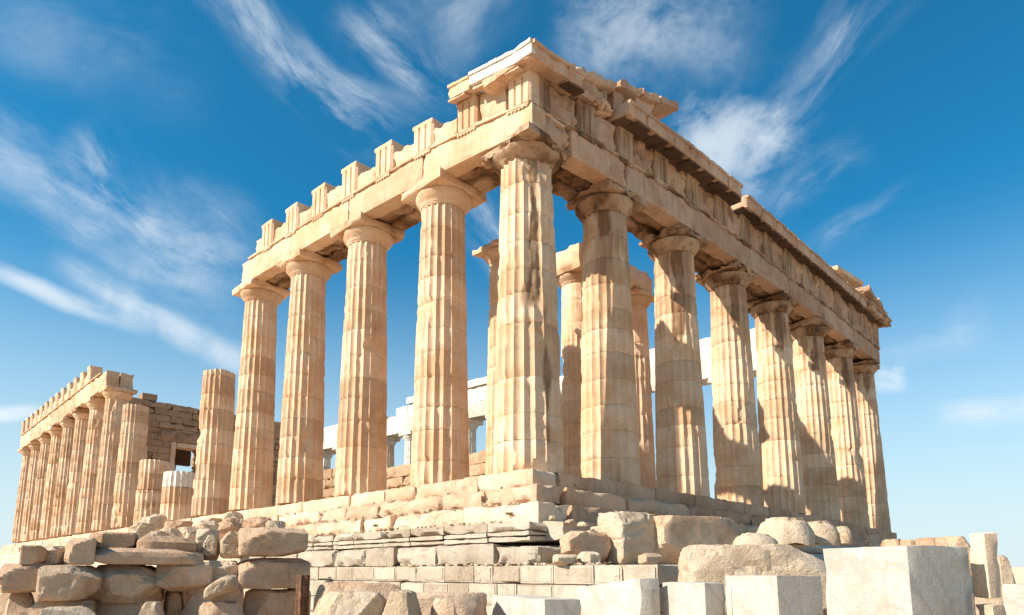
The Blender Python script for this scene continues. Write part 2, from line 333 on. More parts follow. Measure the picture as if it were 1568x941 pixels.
# ------------------------------------------------------------------ columns
R0, R1 = 0.953*.955, 0.741*.955
def shaft(cx, cy, z0, z1, r0=R0, r1=R1, seed=1, ztop=None, erode=(), chips=1.0, nf=20, sub=7, ring=.15, plain=(), white=None, dirt=None, drums=11, topn=0.0, H=None):
    """fluted drum column shaft; returns MB. erode=(ang0,ang1,z0,z1,depth) strips of lost surface"""
    rnd = random.Random(seed)
    H = (z1-z0) if H is None else H
    zt = z1 if ztop is None else ztop
    js = [z0]
    for k in range(1, drums): js.append(z0+H*k/drums+rnd.uniform(-.12, .12))
    js = [j for j in js if j < zt-.15]+[zt]
    zs = []; dr = []; cut = []
    for k in range(len(js)-1):
        a, b = js[k], js[k+1]; n = max(2, int((b-a)/ring))
        zz = [a+.001]+[a+.018]+[a+(b-a)*i/n for i in range(1, n)]+[b-.018]
        g = rnd.uniform(.004, .016)
        for i, z in enumerate(zz): zs.append(z); dr.append(k); cut.append(g if i == 0 else 0)
    zs.append(zt); dr.append(len(js)-2); cut.append(.012)
    zs = np.array(zs); dr = np.array(dr); cut = np.array(cut)
    NT_ = nf*sub; th = np.arange(NT_)*2*math.pi/NT_
    f = (np.arange(NT_) % sub)/sub
    dep = 1-(2*f-1)**2; dep = np.where(np.arange(NT_) % sub == 0, 0, dep)
    t = np.clip((zs-z0)/H, 0, 1.0)
    rad = r0-(r0-r1)*(t**1.12)
    jit = np.array([rnd.uniform(-.006, .006) for _ in range(60)]); tones = np.array([(rnd.uniform(.5, .9) if rnd.random() < .78 else rnd.uniform(.05, .35)) for _ in range(60)])
    TH, Z = np.meshgrid(th, zs); RR = np.repeat(rad[:, None], NT_, 1); DR = np.repeat(dr[:, None], NT_, 1)
    FD = np.repeat(dep[None, :], len(zs), 0)
    P = np.stack([cx+np.cos(TH)*RR, cy+np.sin(TH)*RR, Z], -1).reshape(-1, 3)
    n_a = fbm(P*np.array([2.4, 2.4, 1.2])+seed, seed, 3).reshape(Z.shape)
    n_b = fbm(P*np.array([1.0, 1.0, .8])+seed*2.3, seed+9, 4).reshape(Z.shape)
    n_c = fbm(P*7+seed, seed+3, 3).reshape(Z.shape)
    base = RR-FD*0.082*RR/.95
    n_d = fbm(P*np.array([9, 9, 5])+seed, seed+13, 3).reshape(Z.shape); arr = RR-.034*np.clip((n_d-.60)*9, 0, 1)-.020*np.clip((n_a-.62)*6, 0, 1)-.001
    r = np.minimum(base, arr)
    ch = np.clip((n_b-.70)*1.6, 0, .10)*chips
    r = np.where(ch > 0, np.minimum(r, RR-.03-ch-(n_c-.5)*.06), r)
    # bites out of drum edges
    for k in range(len(js)-1):
        for _ in range(3):
            a0 = rnd.uniform(0, 2*math.pi); zc = js[k]; sz = rnd.uniform(.03, .16)*chips
            dd = np.sqrt((((TH-a0+math.pi) % (2*math.pi)-math.pi)*RR)**2+(1.5*(Z-zc))**2)
            r = r-np.clip(1-dd/max(sz, .01), 0, 1)**.7*.05*(0.5+n_c)*min(1, chips)
    tone = tones[DR]+(n_b-.5)*.5; tone = np.where(np.repeat(cut[:, None], NT_, 1) > .003, -.22*(n_c > .45), tone)
    for (a0, a1, e0, e1, dp) in erode:
        am = (a0+a1)/2; hw = (a1-a0)/2
        q = np.clip((hw-np.abs((TH-am+math.pi) % (2*math.pi)-math.pi)+(n_a-.5)*.5)/.10, 0, 1)*np.clip((Z-e0+(n_a-.5)*1.2)/.2, 0, 1)*np.clip((e1-Z+(n_a-.5)*1.2)/.2, 0, 1)
        r = r*(1-q)+q*np.minimum(r, RR-dp*.4-dp*n_c)
        tone = tone*(1-q)-q*(.35+n_c*.9)
    for (a0, a1, e0, e1) in plain:   # smooth repaired zones
        q = ((Z > e0) & (Z < e1)); r = np.where(q, np.maximum(r, RR-.012), r); tone = np.where(q, .95, tone)
    if dirt:
        ns = fbm(P*np.array([3.2, 3.2, .5])+seed, seed+21, 4).reshape(Z.shape); tone = tone-np.clip((ns-.62+.30*np.clip((Z-dirt[0])/(zt-dirt[0]), -.5, 1))*5, 0, 1)*dirt[1]*(1+np.maximum(tone, 0))
    r = r+jit[DR]-np.repeat(cut[:, None], NT_, 1)
    if white: tone = np.where((Z > white[0]) & (Z < white[1]), 1.0, tone)
    X = cx+np.cos(TH)*r; Y = cy+np.sin(TH)*r; ZZ = Z.copy()
    if topn: ZZ[-1] += (vn(np.stack([X[-1]*1.3, Y[-1]*1.3, Y[-1]*0], 1), seed)-.5)*topn
    V = np.stack([X, Y, ZZ], -1).reshape(-1, 3)
    nr = len(zs); F = []
    for i in range(nr-1):
        a = i*NT_; b = a+NT_
        F += [(a+j, a+(j+1) % NT_, b+(j+1) % NT_, b+j) for j in range(NT_)]
    V = np.vstack([V, [[cx, cy, ZZ[-1].mean()]], [[cx, cy, z0]]])
    a = (nr-1)*NT_; F += [(a+j, a+(j+1) % NT_, nr*NT_) for j in range(NT_)]
    F += [((j+1) % NT_, j, nr*NT_+1) for j in range(NT_)]
    mb = MB(); mb.add(V, F, np.append(np.clip(tone, -1, 1).reshape(-1), [.5, .5])); return mb
def lathe(mb, cx, cy, prof_, seg=48, seed=0, amp=0.0, tone=.5, chip=0.0):
    n = len(prof_); th = np.arange(seg)*2*math.pi/seg
    V = []
    for (r, z) in prof_:
        V.append(np.stack([cx+np.cos(th)*r, cy+np.sin(th)*r, np.full(seg, z)], 1))
    V = np.concatenate(V)
    if amp or chip:
        d = V-np.array([cx, cy, 0]); d[:, 2] = 0; l = np.linalg.norm(d, axis=1, keepdims=True)+1e-6
        n_ = fbm(V*2.2+seed, seed, 4); n2 = fbm(V*8, seed+2, 3)
        V = V-d/l*(np.clip((n_-.55)*3, 0, 1)*chip+(n2-.5)*amp)[:, None]
    F = []
    for i in range(n-1):
        F += [(i*seg+j, i*seg+(j+1) % seg, (i+1)*seg+(j+1) % seg, (i+1)*seg+j) for j in range(seg)]
    F.append(tuple(range(seg))[::-1]); F.append(tuple(range((n-1)*seg, n*seg)))
    mb.add(V, F, tone); return mb
def column(parent, cx, cy, z0, z1, seed, mat, cmat=None, cap=True, broken=0.0, sc=1.0, name='column', label=None, r0=R0, r1=R1, hcap=None, aw=None, **k):
    """column part with sub-parts shaft, echinus, abacus; z1 = underside of the architrave"""
    cmat = cmat or mat
    e = bpy.data.objects.new(name, None); C.objects.link(e); 
    pp = POS.get(parent.name, (0, 0, 0)) if parent is not None else (0, 0, 0)
    e.location = (cx-pp[0], cy-pp[1], z0-pp[2]); e.parent = parent; POS[e.name] = (cx, cy, z0)
    if label: e['label'] = label
    H = z1-z0; hc = hcap or .80*(H/10.4); zn = z1-hc
    shaft(cx, cy, z0, zn, seed=seed, r0=r0, r1=r1, **k).build('shaft', mat, e, smooth=True, angle=38)
    ha = hc*.42; he = hc-ha; a = (aw or 1.0)*r0/.91
    mb = MB(); pr_ = [(r1*.99, zn-.01), (r1*1.02, zn+.10*he), (r1*1.05, zn+.14*he), (r1*1.05, zn+.18*he), (r1*1.14, zn+.36*he), (r1*1.26, zn+.60*he), (a*.93, zn+.86*he), (a*.93, zn+.97*he), (a*.88, zn+he)]
    lathe(mb, cx, cy, pr_, 56, seed, .015+.03*broken, .4, .05+.22*broken)
    if broken > .5: dirtify(mb, 1.0, .44, seed=seed)
    mb.build('echinus', cmat, e, smooth=True, angle=50)
    mb = MB(); block(mb, cx-a, cx+a, cy-a, cy+a, zn+he+.002, z1-.004, seed=seed+31, amp=.012+.03*broken, chip=.05+.20*broken, cell=.10, fr=1.0)
    if broken > .5: dirtify(mb, 1.0, .46, seed=seed+1)
    else: dirtify(mb, .8, .58, seed=seed+1)
    mb.build('abacus', cmat, e, smooth=True, angle=35)
    return e

# ================================================================== SETTING
def ground():
    n = 150; xs = np.sign(np.linspace(-1, 1, n))*np.abs(np.linspace(-1, 1, n))**3*2200; 
    X, Y = np.meshgrid(xs, xs); X = X-5; Y = Y+2
    P = np.stack([X.ravel()*.12, Y.ravel()*.12, X.ravel()*0], 1); d = np.hypot(X, Y).ravel()
    Z = -4.25+(fbm(P, 3, 4)-.5)*.7*np.clip(d/8, 0.3, 1)-np.clip((d-120)/300, 0, 1)*6
    Z2 = np.minimum(Z, -4.0)
    V = np.stack([X.ravel(), Y.ravel(), Z2], 1)
    F = [(i*n+j, i*n+j+1, (i+1)*n+j+1, (i+1)*n+j) for i in range(n-1) for j in range(n-1)]
    mb = MB(); mb.add(V, F, .5); o = mb.build('ground', M['ground'], smooth=True); tag(o, kind='structure')
ground()

# ================================================================== TEMPLE PLATFORM
plat = thing('temple_platform', (-35, 15, -4), 'long stepped stone platform carrying the ruined temple columns', 'platform')
rp = random.Random(11)
def course(side, s0, s1, o_in, o_out, z0, z1, bl, seed, amp=.02, chip=.07, gap=.012, mb=None, warpz=None, jag=0.0, cell=.2):
    """row of blocks along a front, in (s, outward from stylobate edge, z)"""
    mb = mb or MB(); s = s0; k = 0; rn = random.Random(seed)
    while s < s1-.05:
        L = bl*rn.uniform(.7, 1.6); e = min(s+L, s1)
        if s1-e < .4: e = s1
        far = 1 if s < 22 else 3
        oj = rn.uniform(-jag, jag)
        block(mb, s+gap/2, e-gap/2, o_in, o_out+oj, z0+.003, z1-rn.uniform(0, jag*.4), seed=seed*50+k, amp=amp, chip=chip, cell=cell*far)
        s = e; k += 1
    return mb
def pS(V): return np.stack([-V[:, 0], -V[:, 1], V[:, 2]], 1)
def pE(V):
    z = V[:, 2]+np.interp(V[:, 0], [0, 13, 20, 31], [0, 0.01, -.08, -.28]); return np.stack([V[:, 1], V[:, 0], z], 1)
ZS = -.17
# solid core under the paving
mb = MB(); V, F = gridbox(-69, -.25, .25, 30.6, -4.2, ZS-.03, 3); V[:, 2] = np.where(V[:, 2] > -3, V[:, 2]+np.interp(V[:, 1], [0, 13, 20, 31], [0, 0, -.09, -.29]), V[:, 2]); mb.add(V, F, .5); mb.build('core', M['step'], plat)
# steps on the two visible fronts
ST_ = [(0.0, ZS, ZS-.50, .16), (.70, ZS-.50, ZS-1.01, .30), (1.40, ZS-1.01, ZS-1.62, .35)]
for i, (o, zt, zbm, jg) in enumerate(ST_):
    ss = -o if i else 0
    mb = course('S', (-.0 if i == 0 else -o), 70, -1.0 if i == 0 else o-1.1, o-(.0 if i == 0 else .02), zbm+.01, zt, 2.15 if i == 0 else 1.9, 3+i, amp=(.02, .05, .06)[i], chip=(.06, .13, .15)[i], jag=(.008, .03, .04)[i], cell=.13, gap=.004)
    mb.build('step', M['step'], plat, warp=pS, smooth=True, angle=40)
    mb = course('E', .02+(1.0 if i == 0 else 1.1-o), 30.88+o, -1.0 if i == 0 else o-1.1, o, zbm+.01, zt, 2.0, 23+i, amp=.015, chip=(.05, .10, .09)[i], jag=.02, cell=.16)
    fixflip(mb).build('step', M['front'], plat, warp=pE, smooth=True, angle=40)
# foundation courses south side: moulded course, rough course, two drafted courses
mb = MB(); s = -1.55; k = 0
yF = 1.85
while s < 40:
    L = rp.uniform(1.05, 1.5); e = s+L
    zt, zz = -1.60, -2.07
    top = zt-rp.uniform(0, .07)
    block(mb, s+.006, e-.006, .5, yF, zz+.22, top, seed=300+k, amp=.018, chip=.08, cell=.12)
    block(mb, s+.006, e-.006, .5, yF+.03, zz+.115, zz+.215, seed=330+k, amp=.006, chip=.03, cell=.14, tone=.7)
    block(mb, s+.006, e-.006, .5, yF-.01, zz, zz+.11, seed=360+k, amp=.006, chip=.03, cell=.14, tone=.6)
    s = e; k += 1
mb.build('foundation_course', M['found'], plat, warp=pS, smooth=True, angle=40, label='moulded grey course with horizontal grooves')
mb = MB(); s = -1.9; k = 0
while s < 40:
    L = rp.uniform(1.1, 2.2); e = s+L
    block(mb, s+.006+(.05 if k % 3 == 1 else 0), e-.006, .4, yF+.16+rp.uniform(-.03, .02), -2.56, -2.085-(.09 if k == 0 else rp.uniform(0, .02)), seed=400+k, amp=.03, chip=.09, cell=.09)
    s = e; k += 1
mb.build('foundation_course', M['found'], plat, warp=pS, smooth=True, angle=26, label='rough broken grey course')
for ci, (za, zc, oo) in enumerate([(-2.93, -2.575, 2.18), (-3.36, -2.94, 2.22), (-3.80, -3.37, 2.26), (-4.3, -3.81, 2.3)]):
    mb = MB(); s = -4.72; k = 0
    while s < 38:
        L = rp.uniform(.55, 1.0) if s < 14 else 3; e = s+L
        block(mb, s+.0025, e-.0025, .4, oo+rp.uniform(-.008, .004), za, zc, seed=500+ci*60+k, amp=.008, chip=.03 if k % 4 == 0 else .012, cell=.12)
        if s < 12: block(mb, s+.05, e-.05, oo-.05, oo+.007, za+.04, zc-.04, seed=800+ci*60+k, amp=.004, chip=.008, cell=.13)
        s = e; k += 1
    mb.build('foundation_course', M['found'], plat, warp=pS, smooth=True, angle=40, label='squared pale course of drafted blocks')
# foundation east side (in shade)
mb = MB(); block(mb, 1.0, 2.0, -1.3, 31.5, -2.05, -1.62, seed=901, amp=.05, chip=.15, cell=.25); mb.build('foundation_course', M['found'], plat, smooth=True, angle=40)
mb = MB(); block(mb, .8, 2.5, -1.2, 32, -2.57, -2.06, seed=902, amp=.05, chip=.15, cell=.3); mb.build('foundation_course', M['found'], plat, smooth=True, angle=40)
mb = MB(); block(mb, 1.5, 4.7, -1.9, 32.5, -4.25, -2.6, seed=903, amp=.04, chip=.08, cell=.4); mb.build('foundation_course', M['found'], plat, smooth=True, angle=40)
# dry brush on the broken corner
# ================================================================== EAST END OF THE TEMPLE
east = thing('temple_colonnade', (-1, 1, ZS), 'ruined temple corner of tall fluted columns under a two-sided entablature, high cornice at the corner', 'temple')
S_SEED = {1: 101, 2: 102, 3: 103, 4: 104, 5: 105}
ER = {1: [(R(-47), R(-17), 4.3, 9.2, .10), (R(-62), R(-40), 4.3, 5.0, .07), (R(-20), R(-5), .5, 4.4, .05)], 2: [(R(-70), R(-58), 1.0, 1.3, .05)], 3: [], 4: [(R(-100), R(-75), 5.2, 5.6, .07)], 5: [(R(-80), R(-60), .2, .6, .05)]}
for i in range(1, 6):
    x, y = fl(i); s = -x
    column(east, x-(.05 if i == 1 else 0), y, zb(SK, s), ab(SK, s), S_SEED[i], M['shaft'], M['stained'] if i == 1 else M['marble'], broken=.9 if i == 1 else .06, r0=R0*(1.06 if i == 1 else 1), r1=R1*(1.03 if i == 1 else 1), erode=ER[i], chips=1.0, hcap=.50 if i == 1 else .74,
           label='corner column with a brown eroded strip down its right side' if i == 1 else None)
for i in range(2, 9):
    x, y = fa(i)
    k = dict(erode=[(R(-75), R(-35), 7.4, 9.4, .05)]) if i == 2 else (dict(erode=[(R(-70), R(-30), 5.2, 9.0, .06), (R(-85), R(-75), 3, 4, .05)]) if i == 3 else dict(erode=[(R(-60), R(-30), 7.2, 9.2, .05)]))
    column(east, x, y, zb(EK, y), ab(EK, y), 110+i, M['shaft'], M['stained'], broken=.85, chips=1.0, hcap=.74, dirt=(6.3 if i > 3 else 5.2, .6), **k)

def entab_arch(mb, s0, s1, axes, seed, jag=.0, chip=.05, beams=(0,)):
    """three parallel beams per bay: outer, middle (set higher), inner"""
    cuts = [s0]+[a for a in axes if s0+.3 < a < s1-.3]+[s1]
    for k in range(len(cuts)-1):
        a, b = cuts[k], cuts[k+1]
        for j, (o0, o1, zz) in enumerate([(-.58, 0, 10.433), (-1.15, -.62, 10.53), (-1.77, -1.19, 10.44)]):
            if j in beams: block(mb, a+.006, b-.006, o0, o1, zz, 11.66, seed=seed+k*5+j, amp=.012 if j == 0 else .015, chip=chip if j == 0 else .09, cell=.16)
def taenia(mb, s0, s1, tris, seed):
    s = s0; k = 0
    while s < s1-.01:
        e = min(s+2.1, s1); block(mb, s+.003, e-.003, -1.5, .065, 11.665, 11.785, seed=seed+k, amp=.006, chip=.035, cell=.12); s = e; k += 1
    for c in tris:
        if s0 < c-.4 and c+.4 < s1:
            block(mb, c-.41, c+.41, -.1, .05, 11.585, 11.664, seed=seed+70+int(c*3), amp=.004, chip=.02, cell=.2)
            for g in range(6):
                x = c-.34+g*.136; block(mb, x-.035, x+.035, -.02, .045, 11.535, 11.584, seed=1, amp=0, chip=.01, cell=.5)
def triglyph(mb, c, wd=.845, z0=11.79, z1=13.12, o=0.035, dep=.62, seed=0, chipped=0.0, axis=1):
    """grooved block: plan profile with two full and two half glyphs"""
    h = wd/2; g = wd/12
    P = [(-h, o-g)]
    P += [(-h+g, o)]
    for kk in (-1, 1):
        cc = kk*wd/6
        P += [(cc-g*.62, o), (cc, o-g*1.0), (cc+g*.62, o)]
    P += [(h-g, o), (h, o-g)]
    P += [(h, o-dep), (-h, o-dep)]
    zs = [z0, z0+(z1-z0)*.86, z0+(z1-z0)*.88, z1]
    n = len(P); rn = random.Random(seed)
    V = []
    for zi, z in enumerate(zs):
        for j, (px, po) in enumerate(P):
            oo = po
            if zi >= 2 and j < n-2: oo = o+.008
            V.append((c+px, oo, z))
    V = np.array(V)
    V += (np.stack([vn(V*3.1+seed, 1+q) for q in range(3)], 1)-.5)*(.02+.05*chipped)
    F = []
    for zi in range(len(zs)-1):
        for j in range(n): a = zi*n+j; b = zi*n+(j+1) % n; F.append((b, a, a+n, b+n))
    F.append(tuple(range(n))); F.append(tuple(range((len(zs)-1)*n, len(zs)*n))[::-1])
    mb.add(V, F, rn.uniform(.35, .8))
def metope(mb, a, b, z1, seed, o=-.05, dep=.3, relief=.0, tone=None):
    V, F = gridbox(a, b, o-dep, o, 11.79, z1, .075)
    V = rough(V, (a, b, o-dep, o, 11.79, z1), seed, .015, .07, 1.5)
    if relief:
        n = fbm(V*2.3+seed, seed, 4); msk = (V[:, 1] > o-.12)
        V[:, 1] += np.where(msk, np.clip((n-.5)*.9, -.02, .06)*relief, 0)
    mb.add(V, F, random.Random(seed).uniform(.2, .6) if tone is None else tone)
def part_block(name, mat, parent, warp, flip, blocks, smooth=True, label=None, dirty=None):
    mb = MB(); blocks(mb)
    if dirty: dirtify(mb, *dirty)
    if flip: fixflip(mb)
    return mb.build(name, mat, parent, smooth=smooth, warp=warp, angle=26, label=label)

S_AX = [-fl(i)[0] for i in range(2, 6)]
E_AX = [fa(i)[1] for i in range(2, 8)]
def tri_pos(axes, first, last):
    t = [first]; pts = [axes[0]]
    out = [first]
    prev = None
    for a in axes:
        if prev is None: out.append((first+a)/2)
        else: out.append((prev+a)/2)
        out.append(a); prev = a
    if last is not None: out += [(prev+last)/2, last]
    return out
ST3 = tri_pos(S_AX, .55, None)[:-1]          # .. to 15.4
ET3 = tri_pos(E_AX, .55, 30.33)
part_block('architrave', M['marble'], east, wS, False, lambda mb: entab_arch(mb, .02, 17.85, S_AX, 1000, chip=.045))
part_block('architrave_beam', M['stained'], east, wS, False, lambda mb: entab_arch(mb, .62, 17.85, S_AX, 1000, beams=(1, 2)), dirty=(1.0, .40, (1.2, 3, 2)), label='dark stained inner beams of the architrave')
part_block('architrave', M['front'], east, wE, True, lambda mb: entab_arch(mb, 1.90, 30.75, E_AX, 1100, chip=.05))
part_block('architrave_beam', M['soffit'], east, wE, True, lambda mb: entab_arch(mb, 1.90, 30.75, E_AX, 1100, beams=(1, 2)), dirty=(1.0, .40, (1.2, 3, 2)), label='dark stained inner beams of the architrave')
# the east outer beam reaching the corner
part_block('architrave', M['front'], east, wE, True, lambda mb: block(mb, .14, 1.89, -.58, .0, 10.45, 11.66, seed=1187, amp=.02, chip=.22, cell=.12))
part_block('taenia', M['marble'], east, wS, False, lambda mb: taenia(mb, .1, 17.2, ST3, 1200))
part_block('taenia', M['stained'], east, wE, True, lambda mb: taenia(mb, 1.6, 30.8, ET3, 1300), dirty=(.9, .50))
part_block('taenia', M['stained'], east, wE, True, lambda mb: block(mb, .3, 1.59, -.5, .05, 11.665, 11.785, seed=1399, amp=.01, chip=.05, cell=.12))
# frieze
for k, c in enumerate(ST3):
    part_block('triglyph', M['marble'], east, wS, False, lambda mb: triglyph(mb, c if k else .50, wd=.845 if k < 2 else 1.0, seed=1400+k, dep=.40 if k == 0 else 1.25, z1=13.12-(.0 if k < 2 else random.Random(k).uniform(0, .08))), smooth=False)
for k in range(len(ST3)-1):
    a, b = ST3[k]+.505, ST3[k+1]-.505
    z1 = 13.1 if k == 0 else (12.78, 12.6, 12.55, 12.5, 12.58, 12.48, 12.52, 12.5)[k % 8]
    part_block('metope', M['marble'], east, wS, False, lambda mb: metope(mb, a, b, z1, 1450+k, relief=.2))
part_block('metope', M['marble'], east, wS, False, lambda mb: metope(mb, ST3[-1]+.48, ST3[-1]+1.25, 12.6, 1499))
for k, c in enumerate(ET3):
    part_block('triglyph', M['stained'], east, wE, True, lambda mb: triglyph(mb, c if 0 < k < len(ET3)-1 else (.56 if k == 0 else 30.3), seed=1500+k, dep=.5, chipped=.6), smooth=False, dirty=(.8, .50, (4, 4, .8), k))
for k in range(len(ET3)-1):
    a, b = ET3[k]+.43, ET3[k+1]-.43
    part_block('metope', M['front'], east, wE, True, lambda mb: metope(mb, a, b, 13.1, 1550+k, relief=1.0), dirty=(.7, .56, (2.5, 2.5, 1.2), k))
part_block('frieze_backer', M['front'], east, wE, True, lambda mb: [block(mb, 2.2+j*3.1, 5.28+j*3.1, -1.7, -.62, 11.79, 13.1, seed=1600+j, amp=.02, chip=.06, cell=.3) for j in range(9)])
part_block('frieze_backer', M['marble'], east, wS, False, lambda mb: block(mb, .65, 2.9, -1.7, -.64, 11.79, 13.1, seed=1650, amp=.02, chip=.06, cell=.3))

# ---- cornice (geison)
def geison(mb, s0, s1, ov=.46, zt=13.72, seed=0, thick=.40, chip=.05, amp=.012, mut=True, mits0=0, cell=.13, crown=True, inn=-1.5, bl=1.25, soff=.14, zlow=13.14):
    s = s0; k = 0; rn = random.Random(seed)
    while s < s1-.02:
        e = s+bl*rn.uniform(.8, 1.2); e = s1 if s1-e < .35 else min(e, s1)
        V, F = gridbox(s+.005, e-.005, inn, ov, zlow, zt, cell)
        # soffit slopes down to the outer edge
        q = np.clip((V[:, 1]-.06)/(ov-.06), 0, 1); bot = V[:, 2] < 13.2
        V[:, 2] = V[:, 2]-np.where(bot, q*soff, 0)
        V = rough(V, (s, e, inn, ov, 13.14-soff, zt), seed+k, amp, chip, 1.4)
        if mits0: V[:, 0] = np.where(V[:, 0] < s0+.3, V[:, 0], V[:, 0])
        mb.add(V, F, rn.uniform(.3, .9))
        if crown: block(mb, s+.005, e-.005, ov-.2, ov+.05, zt-.15, zt+.02, seed=seed+k+40, amp=.006, chip=.03, cell=cell)
        s = e; k += 1
def mutules(mb, s0, s1, ov, seed, soff=.14, first=.55):
    c = first
    while c < s1:
        if c-.3 > s0 and c+.3 < s1:
            V, F = gridbox(c-.36, c+.36, .08, ov-.06, 13.05, 13.13, .2)
            q = (V[:, 1]-.06)/(ov-.06); V[:, 2] -= q*soff
            mb.add(V, F, .3)
        c += 1.074
# south return of the cornice: old block at its far end, new white marble near the corner
part_block('cornice', M['marble'], east, wS, False, lambda mb: geison(mb, 2.10, 3.02, .40, seed=1700, zt=13.70))
part_block('cornice', M['white'], east, wS, False, lambda mb: geison(mb, -.34, 2.08, .42, seed=1701, zt=13.75, chip=.02, amp=.004, soff=.03, zlow=13.17, inn=-.3), label='clean white cornice block on the corner')
part_block('mutule', M['marble'], east, wS, False, lambda mb: mutules(mb, -.2, 3.0, .42, 1702))
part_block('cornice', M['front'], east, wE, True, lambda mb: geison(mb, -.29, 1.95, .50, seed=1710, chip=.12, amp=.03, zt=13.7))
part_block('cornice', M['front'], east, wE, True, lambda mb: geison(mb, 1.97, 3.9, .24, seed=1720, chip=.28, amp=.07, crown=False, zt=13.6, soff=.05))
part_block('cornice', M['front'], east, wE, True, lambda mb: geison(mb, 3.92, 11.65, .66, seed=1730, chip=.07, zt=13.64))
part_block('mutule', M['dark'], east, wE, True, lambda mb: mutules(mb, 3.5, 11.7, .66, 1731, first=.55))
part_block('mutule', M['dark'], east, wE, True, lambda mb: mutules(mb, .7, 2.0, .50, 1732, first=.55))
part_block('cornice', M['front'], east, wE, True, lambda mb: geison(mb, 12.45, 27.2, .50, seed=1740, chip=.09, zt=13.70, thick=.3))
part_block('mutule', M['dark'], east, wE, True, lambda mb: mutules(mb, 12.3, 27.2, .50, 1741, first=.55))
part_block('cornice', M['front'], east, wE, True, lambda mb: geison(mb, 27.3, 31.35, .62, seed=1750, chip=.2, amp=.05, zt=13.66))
part_block('soffit', M['dark'], east, wE, True, lambda mb: block(mb, 4.0, 12.0, -.3, .45, 13.06, 13.12, seed=1, amp=0, chip=.01, cell=1))  # thin dark plates added below the cornice, their colour stands in for shade
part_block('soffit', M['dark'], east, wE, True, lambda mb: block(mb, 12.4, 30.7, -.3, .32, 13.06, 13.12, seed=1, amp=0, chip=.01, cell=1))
# remains of the pediment above
def ped(mb, s0, s1, o0, o1, z0, z1, seed, tilt=0, chip=.12, amp=.03):
    V, F = gridbox(s0, s1, o0, o1, z0, z1, .12); V = rough(V, (s0, s1, o0, o1, z0, z1), seed, amp, chip, 1.6)
    V[:, 2] += (V[:, 0]-s0)*tilt; mb.add(V, F, random.Random(seed).random())
def wEz(V): return np.stack([-.115+V[:, 1], V[:, 0], V[:, 2]], 1)
def g4(y): return float(np.interp(y, EK[0], EK[1][:, 4]))
def slab(a, b, z0, z1, th_, o1, seed, mt='front', nm='raking_cornice', o0=-.9, chip=.07, amp=.018, label=None):
    """piece whose top rises from z0 at a to z1 at b"""
    def f(mb):
        V, F = gridbox(a, b, o0, o1, z0-th_, z0, .11); V = rough(V, (a, b, o0, o1, z0-th_, z0), seed, amp, chip, 1.6)
        V[:, 2] += (V[:, 0]-a)/(b-a)*(z1-z0); mb.add(V, F, random.Random(seed).uniform(.3, .9))
    part_block(nm, M[mt], east, wEz, True, f, label=label)
slab(.02, .72, 11.42, 11.86, .42, -.0, 1801, nm='pediment_block', label='leaning block at the top of the corner')
slab(.78, 1.85, 11.55, 11.80, .26, .30, 1811)
slab(1.90, 3.92, 11.86, 12.36, .30, .26, 1812)
slab(3.98, 5.28, 12.52, 12.90, .30, .36, 1813)
slab(5.30, 6.28, 12.92, 13.20, .30, .34, 1814)
slab(6.30, 7.46, 13.20, 13.50, .27, .40, 1815, chip=.04)
for j, (a, b, z1, o1) in enumerate([(2.2, 3.6, 11.9, .10), (3.9, 4.5, 12.35, .12), (4.62, 4.86, 12.5, .05), (5.1, 6.25, 12.75, .16), (6.25, 6.8, 12.40, .10), (6.8, 8.3, 12.28, .16), (8.3, 10.2, 12.24, .10)]):
    slab(a, b, z1, z1+(.25 if 3.5 < a < 5.2 else .03), z1-g4(a)+.12, o1, 1830+j, mt='front' if j % 2 else 'stained', nm='pediment_block', chip=.12, amp=.04)
for j, (a, b, z1) in enumerate([(12.5, 13.6, 12.5), (15.0, 15.9, 12.52), (17.5, 18.6, 12.48), (20.2, 21.4, 12.52)]):
    slab(a, b, z1, z1, .3, .12, 1850+j, nm='pediment_block', chip=.12, amp=.03)
slab(23.3, 27.5, 12.95, 13.35, .26, .34, 1861, mt='marble', chip=.05)
slab(24.6, 27.2, 12.75, 13.1, .9, .02, 1862, nm='pediment_block')
slab(28.3, 29.7, 13.42, 13.0, .34, .40, 1863, mt='stained')
slab(28.0, 30.0, 12.9, 12.9, .8, .1, 1865, mt='stained', nm='pediment_block')
slab(29.7, 31.2, 13.05, 12.5, .34, .48, 1864)

# ================================================================== INNER PORCH
XP = -5.7
porch = thing('inner_porch_colonnade', (XP, 9, ZS), 'inner row of three partly rebuilt columns behind the corner column, two joined by an architrave', 'colonnade')
for j, (yy, z1) in enumerate([(5.0, 9.35), (9.25, 9.75), (13.5, 10.05)]):
    column(porch, XP, yy, -.15, z1, 200+j, M['shaft'], M['marble'], broken=.15, r0=.80, r1=.63, hcap=.62, aw=1.05, chips=1.3,
           plain=[(0, 6.28, 6.9, 12)] if j == 1 else ([(0, 6.28, 7.0, 12), (0, 6.28, 1.5, 3.0)] if j == 2 else ()))
mb = MB(); V, F = gridbox(XP-.75, XP+.75, 8.5, 14.0, 0, 1.0, .25); V = rough(V, (XP-.75, XP+.75, 8.5, 14.0, 0, 1.0), 77, .02, .12, 1.5)
V[:, 2] += np.interp(V[:, 1], [8.5, 14], [9.72, 10.1]); mb.add(V, F, .6); mb.build('architrave', M['marble'], porch, smooth=True, angle=38)

